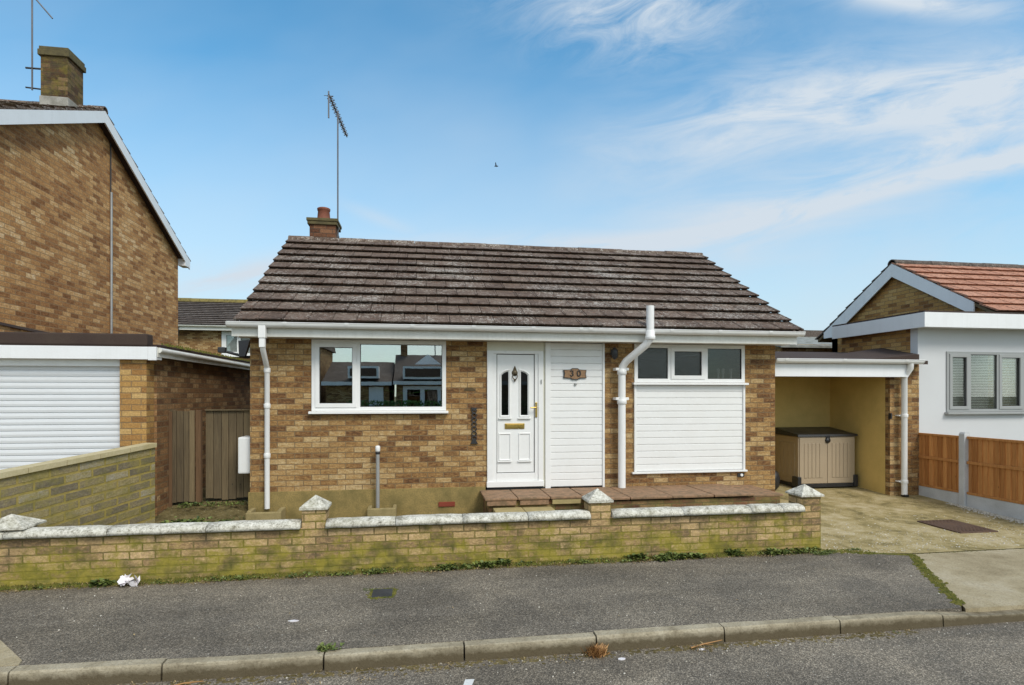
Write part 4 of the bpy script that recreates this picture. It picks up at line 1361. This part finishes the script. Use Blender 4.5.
# wrap-round fascia and flat roof
B((8.19, 16, 8.35, 8.375, 2.885, 3.13, .003), (8.19, 8.215, 8.376, 10.52, 2.885, 3.13, .003)).build('fascia', M['paint_white'], N)
B((8.215, 16, 8.375, 8.65, 2.90, 2.92), (8.215, 8.35, 8.65, 10.5, 2.90, 2.92)).build('soffit', M['paint_white'], N)
B((8.20, 16, 8.36, 10.53, 3.06, 3.16, .008)).build('flat_roof', M['felt'], N)
gp = MB().prism([(9.0, 3.0), (13.0, 3.0), (13.0, 3.35), (11.03, 4.48), (9.06, 3.30)], 'x', 10.12, 10.3)
gp.box(10.12, 16, 12.8, 13.0, 0, 3.3); gp.box(10.12, 10.3, 10.45, 13, -.1, 3.0)
gp.build('gable_wall', M['brick_garage'], N)
nr = MB().prism([(8.75, 3.21), (11.03, 4.555), (13.4, 3.16), (13.4, 3.1), (11.03, 4.48), (8.75, 3.15)], 'x', 10.03, 16.5).build('roof', M['wood_old'], N)
tile_slope(10.0, 16.5, 8.72, 3.215, 11.03, 4.595, seed=41, tw=.42, jitter=.002, lip=.056).build('roof_tiles', M['tiles_red'], nr)
tile_slope(10.0, 16.5, 13.45, 3.16, 11.03, 4.595, seed=42, tw=.33, lip=.045).build('roof_tiles', M['tiles_far'], nr)
rdg = ridge_tiles(10.0, 16.5, 11.03, 4.62, seed=43).build('ridge_tiles', M['tiles_far'], nr)
sl = (4.555 - 3.21) / (11.03 - 8.75)
MB().prism([(9.16, 3.22), (9.16, 3.465), (11.03, 4.58), (11.03, 4.30)], 'x', 10.005, 10.03).build('bargeboard', M['paint_white'], N)
MB().prism([(12.85, 3.17), (13.15, 3.17), (13.15, 3.315), (11.031, 4.58), (11.031, 4.30)], 'x', 10.005, 10.03).build('bargeboard', M['paint_white'], N)

OB = thing('outbuilding', 'low grey roofed outbuilding glimpsed behind the gap between the two bungalows', 'outbuilding', (11, 14.5, 0))
B((9.4, 13.5, 14.0, 16.5, -.1, 3.1)).build('wall', M['brick'], OB)
MB().prism([(13.85, 3.06), (16.0, 3.52), (16.0, 3.45), (13.85, 3.0)], 'x', 9.3, 13.6).build('roof', M['moss_slate'], OB)
B((9.25, 13.65, 16.0, 16.3, 3.35, 3.72)).build('parapet', M['tiles_far'], OB)

# ------------------------------------------------------------------ fence on the right
FN = thing('panel_fence', 'orange timber fence with concrete posts and gravel boards in front of the rendered bungalow', 'fence', (8.36, 7.2, 0))
rf_ = random.Random(9)
for (ya, yb) in ((7.855, 8.645), (5.98, 7.745)):
    pb = MB(); y = ya
    while y < yb - .02:
        pb.rv = rf_.random(); e = min(y + .098, yb)
        pb.hexa([(8.346, y - .004, .235), (8.368, e, .235), (8.376, e, .235), (8.37, y - .004, .235),
                 (8.346, y - .004, 1.09), (8.368, e, 1.09), (8.376, e, 1.09), (8.37, y - .004, 1.09)])
        y += .085
    po = pb.build('panel', M['wood_new'], FN)
    pb = MB(); pb.rv = .3
    for q_ in ((8.335, 8.375, ya, yb, 1.088, 1.125, .004), (8.333, 8.352, ya, yb, .70, .745, .004), (8.333, 8.352, ya, yb, .232, .27, .004)):
        pb = MB(); pb.rv = .3; pb.box(*q_); pb.build('rail', M['wood_new'], po)
    B((8.34, 8.385, ya, yb, -.15, .23, .006)).build('gravel_board', M['conc'], FN)
for y in (7.75, 5.88):
    p_ = MB().box(8.30, 8.41, y, y + .10, -.15, 1.165, .012)
    p_.prism([(8.30, 1.155), (8.41, 1.155), (8.39, 1.185), (8.32, 1.185)], 'y', y + .005, y + .095)
    p_.build('post', M['conc'], FN)

# ------------------------------------------------------------------ street details
mc = MB().box(6.80, 7.36, 6.40, 7.06, -.02, .016, .004)
for i in range(9):
    for j in range(10): mc.box(6.84 + i * .055, 6.875 + i * .055, 6.44 + j * .06, 6.475 + j * .06, .014, .021)
for i, v in enumerate(mc.v):
    mc.v[i] = (v[0], v[1], v[2] + drive_z(v[0], v[1]))
tag(mc.build('manhole_cover', M['steel_cover']), 'rusty brown manhole cover set in the mossy driveway', 'manhole cover')
cv = MB().box(-.42, -.245, 5.20, 5.40, -.02, .006, .003)
tag(cv.build('stopcock_cover', M['iron_cover']), 'small dark grey metal cover set in the asphalt pavement', 'cover')
B_ = MB().prism([(.24, 3.62), (.29, 3.62), (.355, 3.83), (.295, 3.835)], 'z', -.1115, -.1065)
tag(B_.build('road_marking', M['road_paint']), kind='structure')
# litter
lt = MB(); rl = random.Random(12)
for i in range(16):
    cx_, cy_, cz_ = -2.66 + rl.uniform(-.05, .07), 5.86 + rl.uniform(-.03, .03), .03 + rl.uniform(-.01, .04)
    a, b = Vector((rl.uniform(-1, 1), rl.uniform(-1, 1), rl.uniform(-.6, 1))).normalized() * .04, Vector((rl.uniform(-1, 1), rl.uniform(-1, 1), rl.uniform(-1, 1))).normalized() * .035
    c0 = Vector((cx_, cy_, max(cz_, .03)))
    q = [c0 - a - b, c0 + a - b * .6, c0 + a + b, c0 - a * .7 + b]
    q = [Vector((p.x, p.y, max(p.z, .004))) for p in q]
    lt.poly(q[:3]); lt.poly([q[0], q[2], q[3]])
tag(lt.build('litter', M['paper']), 'crumpled white and pink wrapper lying at the foot of the garden wall', 'litter')


def leaf_patch(name, mat, areas, label, seed, kind='stuff', cat='weeds'):
    """areas: (x0, x1, y0, y1, zbase, count, leaf length, height, wide)"""
    rd = random.Random(seed); m_ = MB()
    for (x0, x1, y0, y1, zb_, n, L0, hh, wd) in areas:
        # clumps
        nc = max(1, int((x1 - x0) / .13)) * (14 if y1 - y0 > .3 else 1)
        cl = [(rd.uniform(x0, x1), rd.uniform(y0, y1), rd.uniform(.3, 1)) for _ in range(nc)]
        for _ in range(n):
            cx_, cy_, s = rd.choice(cl)
            x = cx_ + rd.gauss(0, .05); y = cy_ + rd.gauss(0, .022)
            x = min(max(x, x0), x1); y = min(max(y, y0 - .02), y1 + .01)
            L_ = L0 * rd.uniform(.5, 1.2) * (.5 + .5 * s)
            a = rd.uniform(0, 6.283); tilt = rd.uniform(.1, 1.1)
            dv = Vector((math.cos(a) * math.cos(tilt), math.sin(a) * math.cos(tilt), math.sin(tilt)))
            sv = Vector((-math.sin(a), math.cos(a), rd.uniform(-.3, .3))).normalized() * L_ * wd
            z = zb_ + rd.uniform(0, hh) * s
            p = Vector((x, y, z)); m_.rv = rd.random()
            mid = p + dv * L_ * .55; tip = p + dv * L_ - Vector((0, 0, L_ * .25))
            tip.z = max(tip.z, zb_ + .001)
            m_.poly([p, mid + sv, tip, mid - sv])
    return tag(m_.build(name, mat), kind=kind)


Yw0, Yw1 = 5.875, 5.955
leaf_patch('weeds', M['leaf'], [
    (-2.98, -2.80, Yw0, Yw1, .0, 200, .07, .09, .45),
    (.55, 1.0, Yw0 - .02, Yw1, 0, 320, .06, .07, .4),
    (2.2, 2.6, Yw0 - .02, Yw1, 0, 260, .06, .06, .4),
    (3.35, 3.55, Yw0 - .02, Yw1, 0, 160, .06, .08, .4),
    (3.8, 4.1, Yw0 - .02, Yw1, 0, 160, .06, .08, .4),
    (-3.6, -3.0, Yw0, Yw1, .0, 200, .03, .03, .4),
    (-2.45, -1.1, Yw0, Yw1, .0, 500, .03, .03, .4),
    (-1.6, -.7, Yw0, Yw1, .0, 260, .04, .03, .4),
    (-.9, .25, Yw0, Yw1, 0, 380, .035, .03, .4),
    (.2, 1.15, Yw0, Yw1, 0, 620, .045, .05, .4),
    (1.1, 2.3, Yw0, Yw1, 0, 330, .035, .03, .4),
    (2.3, 3.2, Yw0, Yw1, 0, 700, .05, .05, .4),
    (3.2, 4.45, Yw0, Yw1, 0, 620, .045, .04, .4),
    (-3.2, -2.4, 7.2, 8.3, .10, 3200, .07, .06, .35),
    (-3.2, -2.35, 8.3, 8.62, .26, 260, .06, .03, .3)], 'low green weeds', 51)
leaf_patch('grass_tufts', M['grass'], [
    (-3.9, 4.45, 5.89, 5.955, 0, 1300, .05, .01, .10),
    (4.3, 4.95, 5.80, 5.93, 0, 900, .045, .01, .12),
    (-3.2, -2.3, 7.0, 8.4, .12, 900, .07, .02, .08),
    (-.50, -.20, 5.40, 5.43, 0, 70, .02, .0, .2),
    (-.68, -.55, 4.18, 4.22, -.005, 160, .045, .02, .25),
    (3.6, 3.9, 4.05, 4.11, -.12, 40, .03, .0, .2)], 'grass', 52)
leaf_patch('leaf_litter', M['leaf_dry'], [
    (-3.9, 4.4, 5.80, 5.95, .002, 1500, .024, .01, .3),
    (-3.9, 4.4, 5.88, 5.96, .002, 1000, .06, .02, .07),
    (-2.8, 4.0, 3.98, 4.10, -.11, 420, .02, .005, .3),
    (-2.4, .2, 3.92, 4.09, -.11, 300, .035, .01, .12),
    (2.0, 2.2, 4.03, 4.10, -.11, 30, .08, .02, .06),
    (-3.0, 4.2, 4.3, 5.7, .002, 70, .02, .0, .3)], 'dry litter', 53)
# moss lines: strips of low hummocks
ms_ = MB(); rd = random.Random(8)


def moss_run(pts, wid, zf, n, hh=.018):
    for _ in range(n):
        t = rd.random() * (len(pts) - 1); i = int(t); fr_ = t - i
        x = pts[i][0] * (1 - fr_) + pts[i + 1][0] * fr_ + rd.gauss(0, wid); y = pts[i][1] * (1 - fr_) + pts[i + 1][1] * fr_ + rd.gauss(0, wid)
        r = rd.uniform(.008, .026); z = zf
        ms_.rv = rd.random(); b = len(ms_.v)
        h = hh * rd.uniform(.5, 1)
        ms_.v.append((x, y, z + h))
        for k in range(7):
            a = 6.283 * k / 7; q = r * rd.uniform(.7, 1.2); ms_.v.append((x + q * math.cos(a), y + q * math.sin(a), z - .002))
        for k in range(7): ms_.face([b, b + 1 + k, b + 1 + (k + 1) % 7], True)


moss_run([(4.52, 4.27), (4.80, 4.75), (5.10, 5.25), (5.38, 5.62)], .022, 0, 520)
moss_run([(-3.9, 5.935), (4.5, 5.935)], .018, .0, 2600, .045)
moss_run([(4.45, 5.92), (4.75, 5.88), (5.0, 5.76)], .03, 0, 260)
moss_run([(-.43, 5.19), (-.235, 5.19), (-.235, 5.41), (-.43, 5.41), (-.43, 5.19)], .012, .0, 150, .008)
moss_run([(5.40, 5.675), (12, 5.685)], .006, -.004, 420, .006)
moss_run([(4.7, 5.90), (5.0, 5.79), (5.40, 5.64)], .02, -.004, 260, .010)
moss_run([(-3.35, 8.3), (-3.37, 9.5), (-3.37, 11), (-3.37, 12.5)], .03, 2.41, 420, .06)
tag(ms_.build('moss', M['moss']), kind='stuff')
ms_ = MB()
moss_run([(-3.95, 5.915), (4.5, 5.915)], .022, .0, 2600, .012)
moss_run([(-2.9, 4.07), (3.9, 4.06)], .03, -.112, 900, .008)
tag(ms_.build('dirt', M['soil']), kind='stuff')
# pebbles along the fence
pm = MB(); rd = random.Random(14)


def pebble(m_, x, y, z, r):
    m_.rv = rd.random(); b = len(m_.v)
    q = [rd.uniform(.7, 1.2) * r for _ in range(6)]
    m_.v.append((x, y, z + r * .8))
    for k in range(6):
        a = 6.283 * k / 6; m_.v.append((x + q[k] * math.cos(a), y + q[k] * math.sin(a), z + r * .35))
    for k in range(6):
        a = 6.283 * k / 6; m_.v.append((x + q[k] * .7 * math.cos(a), y + q[k] * .7 * math.sin(a), z - .003))
    for k in range(6):
        j = (k + 1) % 6
        m_.face([b, b + 1 + k, b + 1 + j], True); m_.face([b + 1 + k, b + 7 + k, b + 7 + j, b + 1 + j], True)


for _ in range(1500):
    y = rd.uniform(5.8, 8.0); x = 8.33 - abs(rd.gauss(0, .075)) * (1.3 if y < 7.6 else .7)
    pebble(pm, x, y, drive_z(x, y) + .003, rd.uniform(.007, .017))
for _ in range(900):
    x, y = rd.uniform(4.6, 8.2), 5.78 + abs(rd.gauss(0, .75))
    pebble(pm, x, min(y, 8.3), drive_z(x, min(y, 8.3)) + .001, rd.uniform(.004, .011))
tag(pm.build('pebbles', M['pebble']), kind='stuff')
gv = MB()
for _ in range(130):
    x, y = rd.uniform(-3.4, 5), rd.uniform(4.3, 5.85)
    pebble(gv, x, y, .001, rd.uniform(.003, .008))
for _ in range(150):
    x, y = rd.uniform(-3., 5.5), 4.1 - abs(rd.gauss(0, .2))
    pebble(gv, x, y, -.111, rd.uniform(.003, .009))
tag(gv.build('loose_grit', M['pebble']), kind='stuff')
# dead clump at the kerb
dcl = MB(); rd = random.Random(77)
for _ in range(420):
    a = rd.uniform(0, 6.283); L_ = rd.uniform(.04, .10); p = Vector((1.27 + rd.gauss(0, .028), 4.05 + rd.gauss(0, .018), -.11))
    t = Vector((math.cos(a) * .6, math.sin(a) * .6, rd.uniform(.1, 1.0))) * L_
    sv = Vector((-math.sin(a), math.cos(a), 0)) * .0035; dcl.rv = rd.random()
    dcl.poly([p - sv, p + sv, p + t * .6 + sv + Vector((0, 0, .008)), p + t])
tag(dcl.build('dead_weed', M['straw']), 'dried brown weed clump growing in the gutter against the kerb joint', 'weed')
for k, (x, y, s) in enumerate(((1.42, 3.96, 1.), (2.05, 4.02, .9), (-.98, 4.75, 1.1))):
    m_ = MB(); zz = -.111 if y < 4.1 else .002
    n_ = 9
    top = [(x + s * (.028 + .012 * math.sin(3.1 * i + k)) * math.cos(6.283 * i / n_), y + s * .016 * math.sin(6.283 * i / n_)) for i in range(n_)]
    m_.prism(top, 'z', zz, zz + .006)
    tag(m_.build('litter_scrap', M['paper']), ['white scrap of litter on the road right of the dried weed', 'small white scrap on the road beside a twig against the kerb',
        'thin pale scrap of litter on the left part of the pavement'][k], 'litter', 'white scraps of litter')

for k, (pts, lab) in enumerate((
    (((1.98, 4.03), (2.10, 4.055), (2.25, 4.07)), 'bare twig lying in the gutter against the kerb right of centre'),
    (((-1.66, 3.985), (-1.50, 4.03), (-1.38, 4.01)), 'curved pale twig in the gutter near the left end of the kerb'))):
    tw_ = MB().tube([(x, y, -.098 + .012 * i) for i, (x, y) in enumerate(pts)], [.006, .005, .003], 6)
    tw_.tube([(pts[1][0], pts[1][1], -.088), (pts[1][0] + .05, pts[1][1] - .035, -.08)], [.004, .002], 5)
    tag(tw_.build('twig', M['straw']), lab, 'twig')

# bird
bd = MB()
bc = Vector((1.96, 15, 7.72)); BS = .5
bd.tube([bc + Vector((-.10, 0, -.01)), bc + Vector((-.04, 0, 0)), bc + Vector((.03, 0, .0)), bc + Vector((.09, 0, .01)), bc + Vector((.12, 0, .01))], [.01, .03, .035, .022, .004], 8)
bd.poly([bc + Vector((-.04, 0, .02)), bc + Vector((.03, 0, .02)), bc + Vector((-.03, -.1, .17)), bc + Vector((-.06, -.08, .15))])
bd.poly([bc + Vector((-.04, 0, .02)), bc + Vector((.03, 0, .02)), bc + Vector((.03, .14, .08)), bc + Vector((-.02, .14, .07))])
bd.v = [tuple(bc + (Vector(q) - bc) * BS) for q in bd.v]
tag(bd.build('bird', M['bird']), 'tiny dark bird in flight in the sky above the bungalow roof', 'bird')

# ------------------------------------------------------------------ houses across the street (seen in the window glass)
def opposite(x0, x1, lab, zr_, ze):
    o = thing('facing_house', lab, 'house', ((x0 + x1) / 2, -27, -.1), 'houses across the street')
    yf, yb = -26.0, -35.0
    B((x0, x1, yb, yf, -.1, ze)).build('wall', M['brick'], o)
    MB().prism([(yf + .5, ze - .1), ((yf + yb) / 2, zr_), (yb - .5, ze - .1)], 'x', x0 - .2, x1 + .2).build('roof', M['tiles_far'], o)
    B((x0 - .2, x1 + .2, yf + .5, yf + .55, ze - .3, ze - .05)).build('fascia', M['paint_white'], o)
    return o


def dormer(o, x0, x1, z0, z1, dark=True):
    d_ = B((x0, x1, -26.6, -25.3, z0, z1)).build('dormer', M['paint_white'], o)
    B((x0 + .15, x1 - .15, -25.3, -25.27, z0 + .15, z1 - .15)).build('window', M['steel_cover'] if dark else M['conc'], d_)


O1 = opposite(-1.7, 9.0, 'dark house with chimney and white gable across the street, reflected in the window', 4.9, 2.75)
B((-1.2, 2.6, -26.0, -25.9, .2, 2.35)).build('white_panel', M['paint_white'], O1)
for a in (-.9, .35, 1.5): B((a, a + .9, -25.9, -25.87, .9, 2.1)).build('window', M['glass_dark'], O1)
dormer(O1, -1.2, 1.6, 2.85, 3.75)
B((-1.5, -1.0, -30.8, -30.2, 4.4, 5.7)).build('chimney', M['brick_dark'], O1)
MB().prism([(-.4, 4.0), (.6, 4.75), (1.6, 4.0)], 'y', -28.0, -27.4).build('gable', M['paint_white'], O1)
MB().tube([(1.2, -30.4, 4.7), (1.2, -30.4, 7.4)], .05, 6).build('mast', M['iron'], O1)
O2 = opposite(-6.6, -2.2, 'low house without chimney across the street, reflected mid window', 4.3, 2.7)
dormer(O2, -5.0, -2.9, 2.9, 3.75)
B((-3.6, -2.6, -26.0, -25.9, .2, 2.3)).build('white_panel', M['paint_white'], O2)
O3 = opposite(-15, -7.4, 'tall dark house across the street, reflected at the left edge of the window glass', 8.2, 5.4)
hd = MB(); rd = random.Random(5)
for _ in range(3500):
    x, y, z = rd.uniform(-5, 8), rd.uniform(-24.9, -24.0), rd.uniform(-.1, 1.3)
    a = Vector((rd.uniform(-1, 1), rd.uniform(-1, 1), rd.uniform(-1, 1))).normalized() * .16; b = Vector((rd.uniform(-1, 1), rd.uniform(-1, 1), rd.uniform(-1, 1))).normalized() * .06
    p = Vector((x, y, z)); hd.rv = rd.random(); hd.poly([p - a, p + b, p + a, p - b])
tag(hd.build('hedge', M['hedge']), 'green garden hedge across the street, reflected low in the window glass', 'hedge')
